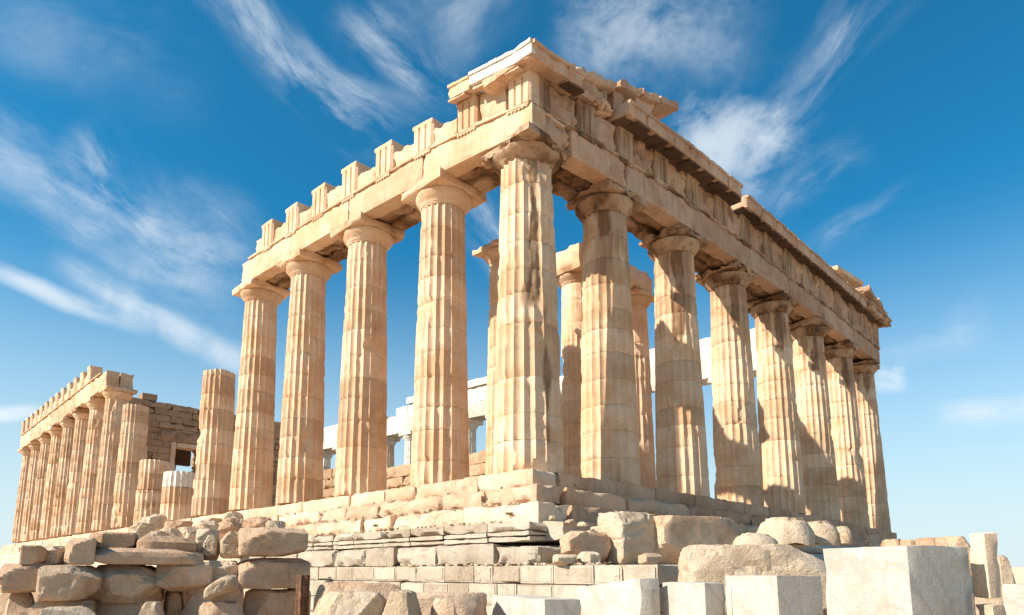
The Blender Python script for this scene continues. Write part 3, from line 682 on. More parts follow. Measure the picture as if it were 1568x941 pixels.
# ================================================================== BROKEN COLUMNS on the south flank
def stub(i, ztop, label, seed, mat=M['shaft'], topn=.12, extra=None, whitecap=None, **k):
    x, y = fl(i); z0 = zb(SK, -x)
    t = thing('broken_column', (x, y, z0), label, 'column', 'broken columns on the south side')
    H = ab(SK, -x)-z0-.75
    shaft(x, y, z0, z0+H, ztop=ztop, seed=seed, topn=topn, H=H, chips=1.2, **k).build('shaft', mat, t, smooth=True, angle=38)
    if whitecap:
        rr = R0-(R0-R1)*((ztop-z0)/H)**1.1
        mb = shaft(x, y, ztop+.01, ztop+whitecap, r0=rr*1.01, r1=rr*.97, seed=3, drums=1, H=whitecap, chips=0); mb.build('replacement_drum', M['white'], t, smooth=True, angle=38, label='new white marble drum')
    return t
def zpx(i, y): 
    c = fl(i); d = np.array([c[0], c[1]])-CAM[:2]; 
    dep = d@fwd[:2]/np.hypot(*fwd[:2]);  # rough depth, refine by ray
    lo, hi = -1, 14
    for _ in range(40):
        mid = (lo+hi)/2; X = np.array([c[0], c[1], mid])-CAM; py = PH/2+PY-FOC*(X@upv)/(X@fwd)
        if py > y: lo = mid
        else: hi = mid
    return mid
stub(6, zpx(6, 571), 'tallest free-standing broken column, beside the roofed columns, chipped rounded top', 306, topn=.25)
stub(7, zpx(7, 748), 'short fluted column stub topped by a new white marble drum', 307, whitecap=zpx(7, 724)-zpx(7, 748), topn=0)
t8 = stub(8, zpx(8, 752), 'short column stub of bulging separate drums without a white drum', 308, erode=[(0, 6.28, 0.9, 1.35, .05)], topn=.02)
x, y = fl(8); rr8 = R0*.90; z8 = zpx(8, 752)
shaft(x, y, z8+.03, zpx(8, 706), r0=rr8*1.02, r1=rr8*.97, seed=318, drums=2, chips=.8).build('drum', M['shaft'], t8, smooth=True, angle=38)
stub(9, zpx(9, 622), 'tall broken column standing next to the far colonnade, no capital', 309, topn=.2, chips_=None) if False else stub(9, zpx(9, 622), 'tall broken column standing next to the far colonnade, no capital', 309, topn=.2)

# ================================================================== WEST RUN of the south flank
west = thing('far_colonnade', (-53, 1, 0), 'far run of eight fluted columns under architrave and triglyphs, at the left end', 'colonnade')
for i in range(10, 18):
    x, y = fl(i)
    column(west, x, y, zb(SK, -x), ab(SK, -x), 400+i, M['shaft'], M['marble'], broken=.25, chips=1.6 if i == 10 else 1.0, sub=4, ring=.3,
           label='nearest column of the row with gaping drum joints and an eroded shaft' if i == 10 else None)
W_AX = [-fl(i)[0] for i in range(10, 18)]
def far_arch(mb):
    cuts = W_AX[:-1]+[66.9]
    for k in range(len(cuts)-1):
        for (o0, o1) in [(-.85, 0), (-1.77, -.88)]: block(mb, cuts[k]+(.01 if k else -.30), cuts[k+1]-.01, o0, o1, 10.433, 11.78, seed=2000+k, amp=.02, chip=.07, cell=.35)
part_block('architrave', M['marble'], west, wS, False, far_arch)
part_block('taenia', M['marble'], west, wS, False, lambda mb: block(mb, 40, 66.8, -.8, .07, 11.785, 11.88, seed=4, amp=.0, chip=.02, cell=.6))

c = W_AX[1]-2.148+2.148; k = 0
c = W_AX[0]+1.93*2.2
while c < 66.8:
    part_block('triglyph', M['marble'], west, wS, False, lambda mb: triglyph(mb, c, z0=11.89, z1=13.12, seed=2100+k, dep=.8, chipped=.4), smooth=False); c += 1.93; k += 1
for j in range(1, 11): part_block('metope', M['marble'], west, wS, False, lambda mb: metope(mb, W_AX[0]+1.93*1.2+.43+1.93*j, W_AX[0]+1.93*2.2-.43+1.93*j, 12.6, 2150+j))

# ================================================================== CELLA WALL with doorway (west cross wall)
cella = thing('cella_wall', (-45.5, 11, 0), 'brown ruined block wall with a dark doorway between the broken columns', 'wall')
def rawwall():
    mb = MB(); z = -.1; row = 0; rn = random.Random(5)
    while z < 11.1:
        h = .52; yy = 1.9-(row % 2)*.6
        top_lim = lambda yc: 10.75 if yc < 3.4 else (11.35 if yc < 5.2 else (11.1 if yc < 14 else 10.9))
        while yy < 16.0:
            L = rn.uniform(.7, 2.3); a, b = yy, yy+L; yc = (a+b)/2
            dz0, dz1 = 0, 7.6
            left = 2.6 if z < 9.9 else 3.2
            if yc > left and z+h < top_lim(yc)+rn.uniform(-.3, .2):
                segs = [(a, b)]
                if z < 7.5:
                    segs = [(p, q) for (p, q) in ((a, min(b, 7.15)), (max(a, 8.75), b)) if q-p > .15]
                for (p, q) in segs:
                    block(mb, -46.0, -45+rn.uniform(-.02, .02) - (.12 if rn.random() < .12 else 0), p+.002, q-.002, z, z+h-.003, seed=row*97+int(yy*7), amp=.05, chip=.03 if rn.random() < .7 else .12, cell=.2)
            yy = b
        z += h; row += 1
    return mb
rawwall().build('masonry', M['wall'], cella, smooth=True, angle=40)
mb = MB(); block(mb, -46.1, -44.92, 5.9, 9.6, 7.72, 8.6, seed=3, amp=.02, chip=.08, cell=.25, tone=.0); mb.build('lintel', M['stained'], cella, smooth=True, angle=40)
mb = MB(); block(mb, -46.05, -44.90, 6.72, 7.12, 3.5, 7.7, seed=4, amp=.02, chip=.05, cell=.3, tone=.6); mb.build('door_jamb', M['marble'], cella, smooth=True, angle=40)
mb = MB(); block(mb, -46.05, -44.90, 7.13, 8.8, 7.3, 7.7, seed=6, amp=.02, chip=.05, cell=.3, tone=.6); mb.build('door_jamb', M['marble'], cella, smooth=True, angle=40)

mb = MB(); block(mb, -49.0, -48.2, 5.5, 8.35, 0, 9.2, seed=8, amp=.03, chip=.06, cell=.5, tone=.1); mb.build('dark_door_backing', M['dark'], cella, smooth=True, angle=40)  # dark wall added behind the opening, its colour gives the doorway's shaded interior
mb = MB(); block(mb, -48.9, -48.3, 8.36, 9.6, 6.4, 9.2, seed=9, amp=.03, chip=.06, cell=.5, tone=.1); mb.build('dark_door_backing', M['dark'], cella, smooth=True, angle=40)
# ================================================================== NORTH COLONNADE, restored in white marble
north = thing('white_colonnade', (-30, 29.9, 0), 'restored white marble colonnade seen between the front columns', 'colonnade')
NK = ([1.5, 10, 20, 33, 45, 60, 69], [9.9, 10.3, 10.9, 11.45, 11.65, 11.9, 11.9])
def nz(s): return np.interp(s, *NK)
def wN(V): 
    b = nz(V[:, 0]); return np.stack([-V[:, 0], V[:, 1], V[:, 2]+b], 1)
NAX = [4.68+4.296*k for k in range(16)]
for k, a in enumerate(NAX):
    if a > 66: break
    zt = float(nz(a)); column(north, -a, 29.9, -.2, zt, 600+k, M['white'] if k % 2 else M['marble'], M['white'], broken=.05, sub=4, ring=.35, r0=.93, r1=.74)
def north_blocks(mb):
    for k in range(len(NAX)-2):
        a, b = NAX[k], NAX[k+1]
        block(mb, a+.01, b-.01, 29.05, 30.8, 0, 1.45, seed=2200+k, amp=.015, chip=.05, cell=.4)
        top = 2.9 if (k < 3 or 5 <= k <= 8) else (2.2 if k in (9, 4) else (2.75 if k > 11 else 2.4))
        if k in (9,): 
            block(mb, a+.01, a+2, 29.2, 30.7, 1.46, 2.85, seed=2230+k, amp=.02, chip=.08, cell=.4); block(mb, a+2, b-.01, 29.2, 30.7, 1.46, 2.0, seed=2230+k, amp=.02, chip=.2, cell=.4)
        else: block(mb, a+.01, b-.01, 29.2, 30.7, 1.46, top, seed=2230+k, amp=.02, chip=.08, cell=.4)
        if 5 <= k <= 8: block(mb, a+.01, b-.01, 29.0, 30.7, 2.91, 3.6, seed=2260+k, amp=.02, chip=.08, cell=.4)
mbn = MB(); north_blocks(mbn); mbn.F = [tuple(reversed(f)) for f in mbn.F]; mbn.build('architrave', M['white'], north, warp=wN, smooth=True, angle=38)
# low inner wall remains in front of it
def lowwall():
    mb = MB(); rn = random.Random(9); z = -.1; r = 0
    while z < 10.0:
        x = -62.0-(r % 2)*.9; h = rn.choice((.7, .9, 1.05))
        while x < -13:
            L = rn.uniform(1.2, 3.1); xc = x+L/2
            lim = np.interp(-xc, [13, 18, 22, 26, 34, 40, 45, 52, 60], [1.5, 2.5, 5.0, 7.0, 7.8, 7.0, 7.8, 9.2, 9.6])+rn.uniform(-.7, .6)
            if z+h*.9 < lim: block(mb, x+.004, x+L-.004, 24.5-rn.uniform(0, .12), 25.7, z, z+h-.006, seed=int(-x*13)+r*71, amp=.08, chip=.07 if rn.random() < .6 else .22, cell=.2)
            x += L
        z += h; r += 1
    return mb
lw = lowwall().build('inner_wall', M['wall'], None, smooth=True, angle=40, base=(-38, 25, 0)); tag(lw, 'low brown inner wall of broken blocks standing in front of the white colonnade', 'wall')

# ================================================================== STONES
def rockmesh(w_, d_, h_, seed, facet=5, amp=.05, rnd=.35, cell=None, chip=None):
    """broken stone: worn block with random planes cut off; centred in x,y, base at z=0"""
    cell = cell or max(w_, d_, h_)/26
    x0, x1, y0, y1, z0, z1 = -w_/2, w_/2, -d_/2, d_/2, 0, h_
    V, F = gridbox(x0, x1, y0, y1, z0, z1, cell, 34)
    c = np.array([0, 0, h_/2]); hs = np.array([w_, d_, h_])/2
    P = (V-c)/hs
    # superellipsoid rounding
    pw = 3.0+22*(1-rnd)**2; ln = (np.abs(P)**pw).sum(1)**(1/pw); P = P/ln[:, None]*(1.0)
    rn = random.Random(seed)
    for k in range(facet*2+3):
        ax = [rn.choice((-1, 1)), rn.choice((-1, 1)), rn.choice((-1, 1, 1))]
        full = rn.random() < .4
        if not full: ax[rn.randrange(3)] = 0
        n = np.array(ax, float)+np.array([rn.gauss(0, .28) for _ in range(3)]); n /= np.linalg.norm(n)
        off = rn.uniform(1.08, 1.45) if full else rn.uniform(1.02, 1.30)
        off -= rnd*.22
        ex = P@n-off
        P = P-np.where(ex > 0, ex, 0)[:, None]*n
    V = P*hs+c
    s = min(w_, d_, h_)
    N = np.stack([fbm(V/s*1.1+seed, seed, 4), fbm(V/s*1.1+seed+9, seed+1, 4), fbm(V/s*1.1+seed+5, seed+2, 4)], 1)-.5
    V = V+N*amp*2*s*.55
    N2 = fbm(V/s*3.4+seed, seed+4, 3)-.5
    d = V-c; d /= np.linalg.norm(d, axis=1, keepdims=True)+1e-6
    N3 = np.abs(fbm(V/s*2.0+seed*1.3, seed+8, 4)-.5)*2; N4 = fbm(V/s*9+seed, seed+6, 3)-.5
    V = V+d*(N2*amp*s*1.3+N4*amp*s*.7-np.clip(.10-N3, 0, .1)*amp*s*9)[:, None]
    V[:, 2] = np.maximum(V[:, 2], 0)
    return V, F
STONES = []
def rock(px0, px1, py0, py1, dep, label, seed, thick=.6, ang=0.0, rnd=.3, facet=5, amp=.045, mat='rock', name='stone_block', cat='stone', group=None, tilt=0.0, bottom=None, tone=None, deep=1.0):
    """a stone standing where the sight lines of its outline meet depth dep"""
    if group == G1: dep = dep-.75+1.45*(px0+px1)/910
    ctr = at((px0+px1)/2, py1, dep)
    wid = (px1-px0)/FOC*dep*1.04
    h = at((px0+px1)/2, py0, dep)[2]-ctr[2]
    z0 = ctr[2]
    if bottom is not None: h += z0-bottom; z0 = bottom
    # yaw so that its long side runs across the view
    a = YAW-math.pi/2+ang
    d_ = thick
    ext = abs(math.cos(ang))*1+abs(math.sin(ang))*(d_/max(wid, .01))
    wx = max(.1, (wid-abs(math.sin(ang))*d_*.38)/max(.3, abs(math.cos(ang))))
    V, F = rockmesh(wx, d_, h, seed, facet, amp, rnd)
    if tilt: V[:, 2] += V[:, 0]*tilt
    ca, sa = math.cos(a), math.sin(a)
    fh = np.array([fwd[0], fwd[1], 0]); fh /= np.linalg.norm(fh)
    cc = ctr+fh*d_/2*.9
    V = np.stack([V[:, 0]*ca-V[:, 1]*sa+cc[0], V[:, 0]*sa+V[:, 1]*ca+cc[1], V[:, 2]+z0], 1)
    mb = MB(); mb.add(V, F, random.Random(seed).random() if tone is None else tone)
    o = mb.build(name, M[mat], None, smooth=True, angle=20, base=(cc[0], cc[1], z0)); tag(o, label, cat, group); return o
G1 = 'stacked fallen stones on the left'
d1 = 8.2; A = R(22)
rock(352, 455, 806, 851, d1, 'big rounded brown block, topmost at the right end of the left stone stack', 11, .75, A, .22, 3, .035, tone=.3, group=G1)
rock(350, 457, 853, 901, d1, 'squared tan block in the second row above the iron post top', 12, .8, A, .06, 2, .02, tone=.75, group=G1)
rock(357, 458, 902, 960, d1, 'squarish rough block at the bottom of the stack left of the iron post', 13, .8, A, .12, 3, .03, tone=.6, group=G1, bottom=-4.45)
rock(322, 362, 812, 854, d1+.25, 'pale hollowed rock left of the big rounded brown block', 14, .6, A, .5, 6, .07, 'palerock', group=G1)
rock(304, 354, 857, 902, d1+.1, 'pale crumbly lit block left of the squared tan block', 15, .6, R(20), .2, 6, .06, 'palerock', group=G1)
rock(283, 322, 808, 857, d1+.6, 'pale upright block standing behind the stack', 16, .6, R(25), .12, 4, .04, 'palerock', group=G1)
rock(303, 327, 818, 858, d1+.5, 'narrow pale wedge stone between upright block and hollowed rock', 17, .4, R(10), .5, 7, .05, 'palerock', group=G1)
rock(196, 282, 819, 850, d1+.2, 'orange brown hump-backed rock on the long slab', 18, .6, A, .8, 4, .04, tone=.0, group=G1)
rock(126, 284, 838, 864, d1+.05, 'long flat slab in the top row of the left stack', 19, .75, A, .15, 3, .03, tone=.45, group=G1)
rock(122, 190, 814, 843, d1+.35, 'flat-topped brown block sitting behind the long slab', 20, .6, A, .12, 3, .03, tone=.2, group=G1)
rock(74, 123, 822, 864, d1+.05, 'cubic block with one bright left side in the top row', 21, .62, R(32), .05, 2, .02, tone=.5, group=G1)
rock(46, 84, 834, 866, d1+.3, 'pale crumbling rock between two cubic blocks', 22, .5, R(20), .35, 6, .07, 'palerock', group=G1)
rock(16, 51, 834, 864, d1+.1, 'small grey red cube at the left end of the top row', 23, .5, A, .1, 3, .03, tone=.3, group=G1)
rock(-30, 44, 862, 908, d1+.1, 'dark sloping block cut by the left edge of the view', 24, .8, A, .2, 4, .03, tone=.1, group=G1)
rock(36, 126, 865, 920, d1-.1, 'big egg-shaped faceted boulder in the second row', 25, .8, A, .38, 5, .04, tone=.45, group=G1)
rock(118, 222, 863, 924, d1, 'large boulder with a ringed fracture in the middle of the second row', 26, .8, A, .26, 8, .055, tone=.55, group=G1)
rock(218, 306, 860, 906, d1, 'smooth rounded boulder right of the ringed boulder', 27, .8, A, .45, 5, .035, tone=.5, group=G1)
rock(-30, 30, 905, 970, d1+.05, 'reddish rock in the bottom left corner', 28, .7, A, .3, 5, .05, tone=.1, group=G1, bottom=-4.45)
rock(14, 112, 917, 975, d1-.15, 'ribbed rounded rock in the bottom row under the egg-shaped boulder', 29, .7, A, .35, 4, .04, tone=.35, group=G1, bottom=-4.45)
rock(48, 130, 930, 980, d1-.5, 'pale flat slab at the very bottom left', 30, .5, A, .15, 4, .04, 'palerock', group=G1, bottom=-4.45)
rock(106, 240, 912, 975, d1, 'wedge-shaped stone under the ringed boulder', 31, .8, A, .25, 5, .05, tone=.6, group=G1, bottom=-4.45)
rock(192, 244, 922, 980, d1-.45, 'small pale broken chunk in front of the wedge-shaped stone', 32, .4, R(10), .3, 7, .06, 'palerock', group=G1, bottom=-4.45)
rock(228, 268, 904, 975, d1+.2, 'brown filler block under the smooth rounded boulder', 33, .7, A, .15, 3, .03, tone=.3, group=G1, bottom=-4.45)
rock(256, 350, 894, 975, d1-.1, 'upright curved tan rock in the bottom row', 34, .7, A, .45, 6, .05, tone=.5, group=G1, bottom=-4.45)
rock(308, 352, 884, 912, d1-.35, 'thin pale sliver leaning on the curved tan rock', 35, .4, R(8), .6, 6, .05, 'palerock', tilt=.35, group=G1)
rock(288, 366, 922, 980, d1-.4, 'jagged low rock at the bottom beside the rough block', 36, .6, A, .35, 7, .06, tone=.55, group=G1, bottom=-4.45)
# hidden inner fill behind the stack
rock(-10, 330, 868, 960, d1+.9, 'long rough backing stone behind the left stack', 37, .9, A, .12, 3, .03, tone=.2, bottom=-4.45)
# middle foreground
rock(472, 606, 893, 940, 7.6, 'wide tan rock behind the pale oval slab', 41, .9, 0, .35, 6, .05, tone=.5, bottom=-4.45)
rock(476, 582, 906, 944, 6.6, 'pale oval slab lying right of the iron post', 42, .7, 0, .7, 4, .03, 'palerock', bottom=-3.5)
rock(484, 575, 944, 965, 6.7, 'buried stone propping the pale oval slab', 46, .6, 0, .2, 4, .04, tone=.4, bottom=-4.45)
rock(572, 652, 905, 975, 6.5, 'pale jagged rock right of the oval slab', 43, .6, R(15), .45, 8, .06, 'palerock', bottom=-4.45)
rock(600, 740, 908, 975, 7.4, 'tan squared rock behind the jagged ones at the bottom centre', 44, .8, R(-10), .12, 4, .035, tone=.55, bottom=-4.45)
rock(655, 708, 917, 980, 6.6, 'small faceted rock in front of the tan squared rock', 45, .5, R(20), .45, 8, .05, tone=.7, bottom=-4.45)
# rubble beside the platform behind the stack
rub = [(188, 226, 800, 830, 20, 'palerock'), (206, 244, 790, 812, 22, 'palerock'), (222, 247, 786, 804, 21, 'palerock'), (246, 282, 796, 812, 20, 'rock'), (270, 300, 806, 826, 18, 'palerock'),
       (236, 270, 808, 830, 17, 'palerock'), (300, 330, 796, 814, 17, 'palerock'), (330, 372, 792, 810, 15.5, 'rock'), (372, 412, 790, 806, 14.6, 'rock'), (196, 214, 812, 836, 16, 'palerock'),
       (340, 366, 782, 797, 17.5, 'palerock'), (405, 432, 796, 808, 13.6, 'palerock'), (214, 250, 812, 842, 14.5, 'palerock')]
for k, (a, b, c_, d_, dp, mt) in enumerate(rub):
    rock(a, b, c_, d_+6, dp, 'weathered rubble stone in the bright heap beside the platform steps, behind the left stack', 700+k, (b-a)/FOC*dp*.9, R(random.Random(k).uniform(-40, 40)), .3, 7, .07, mt, 'rubble_stone', 'rubble', 'rubble heaped beside the steps')
rr_ = random.Random(77)
for k in range(34):
    s_ = rr_.uniform(11, 33); o_ = rr_.uniform(.4, 2.6); zz = -.62-o_*.55+rr_.uniform(-.1, .1); sz = rr_.uniform(.25, .62)
    V, F = rockmesh(sz*rr_.uniform(.9, 1.5), sz, sz*rr_.uniform(.6, 1.0), 900+k, 6, .06, .2, cell=sz/9); a = rr_.uniform(0, 3)
    V = np.stack([V[:, 0]*math.cos(a)-V[:, 1]*math.sin(a)-s_, V[:, 0]*math.sin(a)+V[:, 1]*math.cos(a)-o_, V[:, 2]+zz-.1], 1)
    mb = MB(); mb.add(V, F, rr_.random()); o = mb.build('rubble_stone', M['step' if k % 3 else 'palerock'], None, smooth=True, angle=28, base=(-s_, -o_, zz)); tag(o, 'weathered rubble stone in the bright heap beside the platform steps, behind the left stack', 'rubble', 'rubble heaped beside the steps')
# bank of earth and chips carrying that rubble
def bank():
    n = 60; V = []; 
    for i in range(n):
        for j in range(14):
            s = 6+i*.9; o = 1.2+j*.55
            z = np.interp(j, [0, 3, 8, 13], [-1.15, -1.9, -3.2, -4.3])+(-.9 if s < 9 else 0)*np.clip((9-s)/3, 0, 1)
            V.append((-s, -o, z))
    V = np.array(V); V[:, 2] += (fbm(V*1.3, 5, 4)-.5)*.8-.15
    near = np.interp(-V[:, 0], [6, 11, 15], [-2.6, -.8, 0]); V[:, 2] += near
    F = [(i*14+j, i*14+j+1, (i+1)*14+j+1, (i+1)*14+j) for i in range(n-1) for j in range(13)]
    mb = MB(); mb.add(V, F, .7); o = mb.build('rubble_bank', M['step'], smooth=True); tag(o, kind='structure')
bank()
# boulders at the foundation corner
rock(926, 1012, 782, 864, 13.3, 'big rough block with a bright lit end at the platform corner', 51, 1.0, R(30), .10, 4, .04, 'palerock', tone=.6)
rock(1000, 1156, 789, 866, 13.6, 'long cracked tan slab leaning along the east steps', 52, .7, R(20), .05, 2, .02, tone=.55)
rock(858, 936, 812, 862, 13.0, 'low craggy ledge stone left of the big rough block', 53, .6, R(24), .2, 7, .07, tone=.3)
rock(888, 918, 844, 864, 12.6, 'small white chip lying in front of the craggy ledge', 54, .4, R(20), .4, 8, .05, 'palerock')
rock(980, 1016, 846, 865, 12.2, 'small pale pyramid-shaped stone under the long cracked slab', 55, .35, R(25), .3, 8, .03, 'palerock')
rock(848, 884, 848, 866, 12.5, 'little pale rock at the broken end of the rough course', 56, .35, R(20), .4, 8, .05, 'palerock')
for k, (a, b, c_, d_) in enumerate([(838, 856, 783, 794), (862, 884, 789, 800), (884, 902, 792, 804), (905, 924, 798, 812), (876, 896, 806, 818)]):
    rock(a+4, b-4, (c_+d_)/2, d_+2, 13.6+k*.1, 'small pale chip lying on the dark foundation ledge at the corner', 760+k, .25, R(20*k), .4, 8, .05, 'palerock', 'stone_chip', 'rubble', 'chips on the foundation ledge')
# rough slab with carved fragments
rock(1068, 1276, 832, 908, 9.4, 'long rough pale slab with rounded left end carrying carved fragments', 61, 1.1, R(-6), .12, 3, .045, 'palerock', bottom=-3.3)
rock(1080, 1270, 905, 960, 9.6, 'dark prop stone under the long rough pale slab', 62, .9, R(-6), .1, 3, .03, tone=.2, bottom=-4.45)
def fragment(px0, px1, py0, py1, dep, label, seed, top=.62, teeth=True):
    c = at((px0+px1)/2, py1, dep); r = (px1-px0)/2/FOC*dep; h = at(0.5*(px0+px1), py0, dep)[2]-c[2]
    th = 40; V = []; pr_ = [(1.0, 0), (1.02, .25), (.96, .5), (.80, .78), (.70, .86), (top, .90), (top*.97, 1.0), (0.05, 1.02)]
    for (rr, z) in pr_:
        for j in range(th):
            a = j*2*math.pi/th; q = rr*r
            if teeth and .8 < z < 1.01 and (j % 5) < 2: q *= .90
            V.append((q*math.cos(a), q*math.sin(a)*.9, z*h))
    V = np.array(V); V += (np.stack([fbm(V/r*1.4+seed, seed+q, 4) for q in range(3)], 1)-.5)*.36*r*np.clip(1.2-V[:, 2:3]/h*.6, .3, 1)
    V += (np.stack([fbm(V/r*5+seed, seed+q+9, 3) for q in range(3)], 1)-.5)*.09*r
    V[:, 2] = np.maximum(V[:, 2], -.02)
    F = [(i*th+j, i*th+(j+1) % th, (i+1)*th+(j+1) % th, (i+1)*th+j) for i in range(len(pr_)-1) for j in range(th)]
    F.append(tuple(range((len(pr_)-1)*th, len(pr_)*th))); F.append(tuple(range(th))[::-1])
    fh = np.array([fwd[0], fwd[1], 0]); cc = c+fh*r*.9
    mb = MB(); mb.add(V+cc, F, random.Random(seed).uniform(.3, .9)); o = mb.build('carved_fragment', M['palerock'], None, smooth=True, angle=30, base=cc); tag(o, label, 'stone fragment', 'carved fragments on the rough slab')
fragment(1136, 1204, 816, 840, 9.7, 'low carved capital fragment, leftmost on the rough slab', 63)
fragment(1175, 1264, 790, 835, 10.1, 'tallest dome-like carved capital fragment on the rough slab', 64)
fragment(1236, 1296, 796, 834, 10.6, 'carved fragment with chipped rim, right of the tallest one', 65)
fragment(1284, 1312, 805, 832, 10.6, 'tiny round knob fragment at the right end of the carved pieces', 66, teeth=False)

# ================================================================== NEW MARBLE BLOCKS
def wedge(xl, xc, xr, yt, dep, n_deg, label, zbot, mat='new', chip=.012, amp=.002, tl=0.0, tr=0.0, flutes=0, seed=0, group='new white marble blocks', name='marble_block', cat='marble block', roughside=False, cap=2.2):
    """upright block: vertical edge at xc, left (sunny) face to xl, right (shaded) face to xr"""
    P = at(xc, 876, dep)[:2]; n = R(n_deg); nl = n-math.pi/2
    er = np.array([math.cos(n+math.pi/2), math.sin(n+math.pi/2)])      # along the right face, away
    el = np.array([math.cos(nl-math.pi/2), math.sin(nl-math.pi/2)])    # along the left face, away
    def length(x, e):
        d = rdir(x, 876)[:2]; A_ = np.array([[e[0], -d[0]], [e[1], -d[1]]]); t_ = np.linalg.solve(A_, CAM[:2]-P); return t_[0]
    Ll = min(abs(length(xl, el)), 3); Lr = min(abs(length(xr, er)), cap)
    zt = at(xc, yt, dep)[2]
    V, F = gridbox(0, Ll, 0, Lr, 0, zt-zbot, .07 if max(Ll, Lr) < 1.2 else .1, 26)
    V = rough(V, (0, Ll, 0, Lr, 0, zt-zbot), seed, amp, chip, 2.5)
    V[:, 2] += (V[:, 0]*tl+V[:, 1]*tr)*np.clip(V[:, 2]/(zt-zbot), 0, 1)
    if roughside:
        q = np.clip(1-V[:, 0]/.10, 0, 1)*np.clip(1-V[:, 1]/.12, 0, 1); V[:, 0] += q*.05*fbm(V*9, 3, 3); V[:, 1] += q*.08*fbm(V*7, 4, 3)
    W_ = np.stack([P[0]+V[:, 0]*el[0]+V[:, 1]*er[0], P[1]+V[:, 0]*el[1]+V[:, 1]*er[1], V[:, 2]+zbot], 1)
    if el[0]*er[1]-el[1]*er[0] < 0: F = [tuple(reversed(f)) for f in F]
    mb = MB(); mb.add(W_, F, random.Random(seed).uniform(.4, .9))
    if flutes:
        for k in range(flutes):
            a = Ll*(k+.5)/flutes; hw = Ll/flutes*.40
            V2, F2 = gridbox(a-hw, a+hw, -.008, .03, .03, zt-zbot-.10-(k % 2)*.02, .08); V2 = rough(V2, (a-hw, a+hw, -.008, .03, .03, zt-zbot-.1), seed+k, .003, .015)
            W2 = np.stack([P[0]+V2[:, 0]*el[0]+V2[:, 1]*er[0], P[1]+V2[:, 0]*el[1]+V2[:, 1]*er[1], V2[:, 2]+zbot], 1)
            if el[0]*er[1]-el[1]*er[0] < 0: F2 = [tuple(reversed(f)) for f in F2]
            mb.add(W2, F2, .6)
    o = mb.build(name, M[mat], None, smooth=True, angle=30, base=(P[0], P[1], zbot)); tag(o, label, cat, group); return o
wedge(1262, 1392, 1487, 834, 6.9, -28, 'largest white marble block, taller and wider than the rest', -4.45, seed=71, chip=.014, amp=.002)
wedge(1110, 1189, 1257, 881, 5.6, -28, 'white marble block with shallow vertical grooves on its sunny side', -4.45, seed=72, flutes=7, chip=.014)
wedge(1012, 1078, 1109, 892, 6.2, -24, 'narrow plain white marble block left of the grooved one', -4.45, seed=73)
wedge(882, 978, 1010, 884, 6.6, -22, 'white marble block with an orange broken right edge and slanting top', -4.45, seed=74, roughside=True, tl=-.10)
wedge(752, 833, 889, 917, 6.9, -24, 'lowest white marble block, at the bottom centre', -4.45, seed=75)
wedge(1531, 1640, 1700, 895, 5.9, -30, 'white marble block cut by the right edge of the view', -4.45, seed=76)
wedge(1487, 1513, 1533, 814, 7.2, -28, 'narrow upright tan block standing right of the largest white block', -2.98, mat='marble', seed=77, chip=.02, amp=.008, group='upright stones', name='stone_pillar', cat='stone', cap=.5)
wedge(1486, 1515, 1540, 925, 7.1, -28, 'tan base block under the narrow upright one', -4.45, mat='palerock', seed=78, chip=.025, amp=.01, group='upright stones', name='stone_block', cat='stone', cap=.7)
rock(1464, 1502, 820, 860, 9.5, 'tan squared stone peeking out behind the narrow upright block', 81, .5, R(-10), .1, 4, .03, tone=.5, bottom=-2.9)
rock(1474, 1494, 846, 905, 9.0, 'crumbly stack of thin stones beside the narrow upright block', 82, .4, R(10), .3, 8, .09, 'palerock', bottom=-4.45)
rock(1532, 1566, 850, 900, 10.5, 'pale rough block behind the right edge marble block', 83, .8, R(-10), .12, 4, .04, 'palerock', bottom=-4.45)
rock(1562, 1600, 868, 910, 11.5, 'small pale block at the far right behind the rough one', 84, .8, R(-10), .2, 4, .05, 'palerock', bottom=-4.45)
for k, (a, b, t_) in enumerate([(1366, 1392, 824), (1392, 1414, 825), (1414, 1456, 822), (1456, 1474, 820)]):
    rock(a, b, t_, 850, 15.0-.4*k, ['low dark foundation stone just beyond the last front column', 'low dark stone, second beyond the last front column', 'long low dark stone behind the largest white block', 'small dark brown cube behind the tan squared stone'][k], 90+k, .8, R(-10), .12, 3, .03, 'rock', tone=.1, bottom=-4.45)
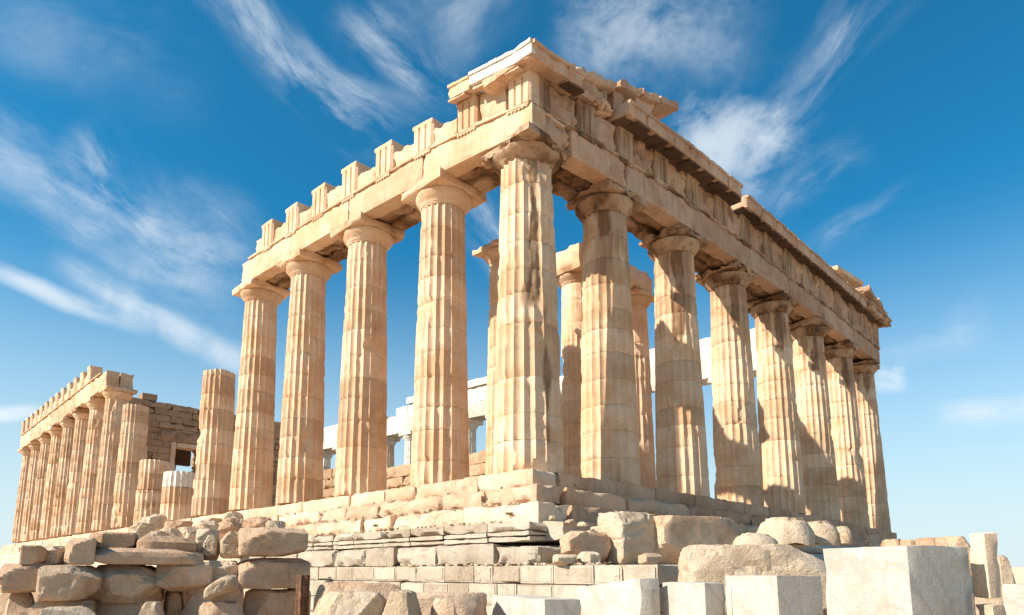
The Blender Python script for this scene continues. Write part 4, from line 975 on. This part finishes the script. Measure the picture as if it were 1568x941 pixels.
# iron post
def post():
    c = at(462, 941, 7.9); z1 = at(462, 880, 7.9)[2]; r = .072
    mb = MB(); th = 24; V = []; zs_ = [-4.2, -3.6, -3.2, z1-.01, z1]
    for zi, z in enumerate(zs_):
        for j in range(th):
            a = j*2*math.pi/th; q = r*(1+.12*math.cos(a*8))*(.9 if zi == 4 else 1); V.append((c[0]+q*math.cos(a), c[1]+q*math.sin(a), z))
    F = [(i*th+j, i*th+(j+1) % th, (i+1)*th+(j+1) % th, (i+1)*th+j) for i in range(4) for j in range(th)]; F.append(tuple(range(4*th, 5*th))); F.append(tuple(range(th))[::-1])
    mb.add(V, F, .5); o = mb.build('iron_post', M['rust'], None, smooth=True, angle=40, base=(c[0], c[1], -4.2)); tag(o, 'rusty ribbed iron post standing right of the left stone stack', 'post')
post()
def tuft(p, label, seed, size=.14, n=90):
    rn = random.Random(seed); V = []; F = []
    for k in range(n):
        a = rn.uniform(0, 6.28); l = size*rn.uniform(.5, 1.1); d = size*rn.uniform(0, .8); w_ = .006; b = np.array([p[0]+math.cos(a)*d, p[1]+math.sin(a)*d, p[2]])
        t = b+np.array([math.cos(a)*l*.7, math.sin(a)*l*.7, l*.7]); s_ = np.array([-math.sin(a), math.cos(a), 0])*w_
        i = len(V); mid = (b+t)/2+np.array([0, 0, l*.15]); V += [b-s_, b+s_, mid+s_*.8, mid-s_*.8, t]; F += [(i, i+1, i+2, i+3), (i+3, i+2, i+4)]
    mb = MB(); mb.add(np.array(V), F, .5); o = mb.build('grass_tuft', M['grass'], None, base=p); tag(o, label, 'grass tuft', 'dry grass tufts in the steps')
TP = [((779, 788), 1, -1.45, 'grey green tuft beside the step notch at the corner'), ((880, 745), 0, .9, 'dry brown tuft on the broken east step'), ((600, 812), 1, -1.75, 'dry tuft in the crack of the moulded course'),
      ((575, 806), 1, -1.7, 'dark small tuft left of the cracked course'), ((1100, 862), 0, 3.6, 'dark dry tuft below the long cracked slab')]
for k, ((a, b), ax, v, lb) in enumerate(TP): tuft(tuple(hit(a, b, ax, v)), lb, k, .10)

def gravel():
    rn = random.Random(4); mb = MB()
    base, F0 = gridbox(-1, 1, -1, 1, -1, 1, 1.0)
    base /= np.linalg.norm(base, axis=1, keepdims=True)*.9
    for k in range(900):
        z_ = rn.random()
        if z_ < .35: s_, o_, z = rn.uniform(-.6, 24), rn.uniform(.72, 1.35), ZS-1.01
        elif z_ < .6: s_, o_, z = rn.uniform(-.6, 22), rn.uniform(1.45, 1.82), -1.615
        elif z_ < .85: s_, o_, z = rn.uniform(-3.4, 3), rn.uniform(1.5, 2.15), -2.575
        else: s_, o_, z = rn.uniform(.0, 24), rn.uniform(.05, .66), ZS-.51
        r = rn.uniform(.012, .05)*(1.3 if rn.random() < .2 else 1)
        V = base*np.array([r*rn.uniform(.7, 1.3), r*rn.uniform(.7, 1.3), r*rn.uniform(.5, .9)])+np.array([[rn.gauss(0, r*.12) for _ in range(3)] for _ in base])
        mb.add(V+np.array([-s_, -o_, z+r*.4]), F0, rn.random())
    o = mb.build('gravel', M['palerock'], None, base=(-8, -1, -1.5)); tag(o, 'loose pale stone chips scattered on the worn steps and foundation ledges', 'gravel', kind='stuff')
gravel()
for k, ((a, b), ax, v, lb) in enumerate([((650, 868), 1, -2.05, 'low dry tuft above the squared course, left of centre'), ((735, 838), 1, -1.9, 'dry tuft in the gap under the moulded course'), ((930, 864), 1, -2.1, 'green tuft at the foot of the big rough block'), ((505, 838), 1, -1.9, 'dry tuft in the rough course near the stone stack')]):
    tuft(tuple(hit(a, b, ax, v)), lb, 40+k, .08)
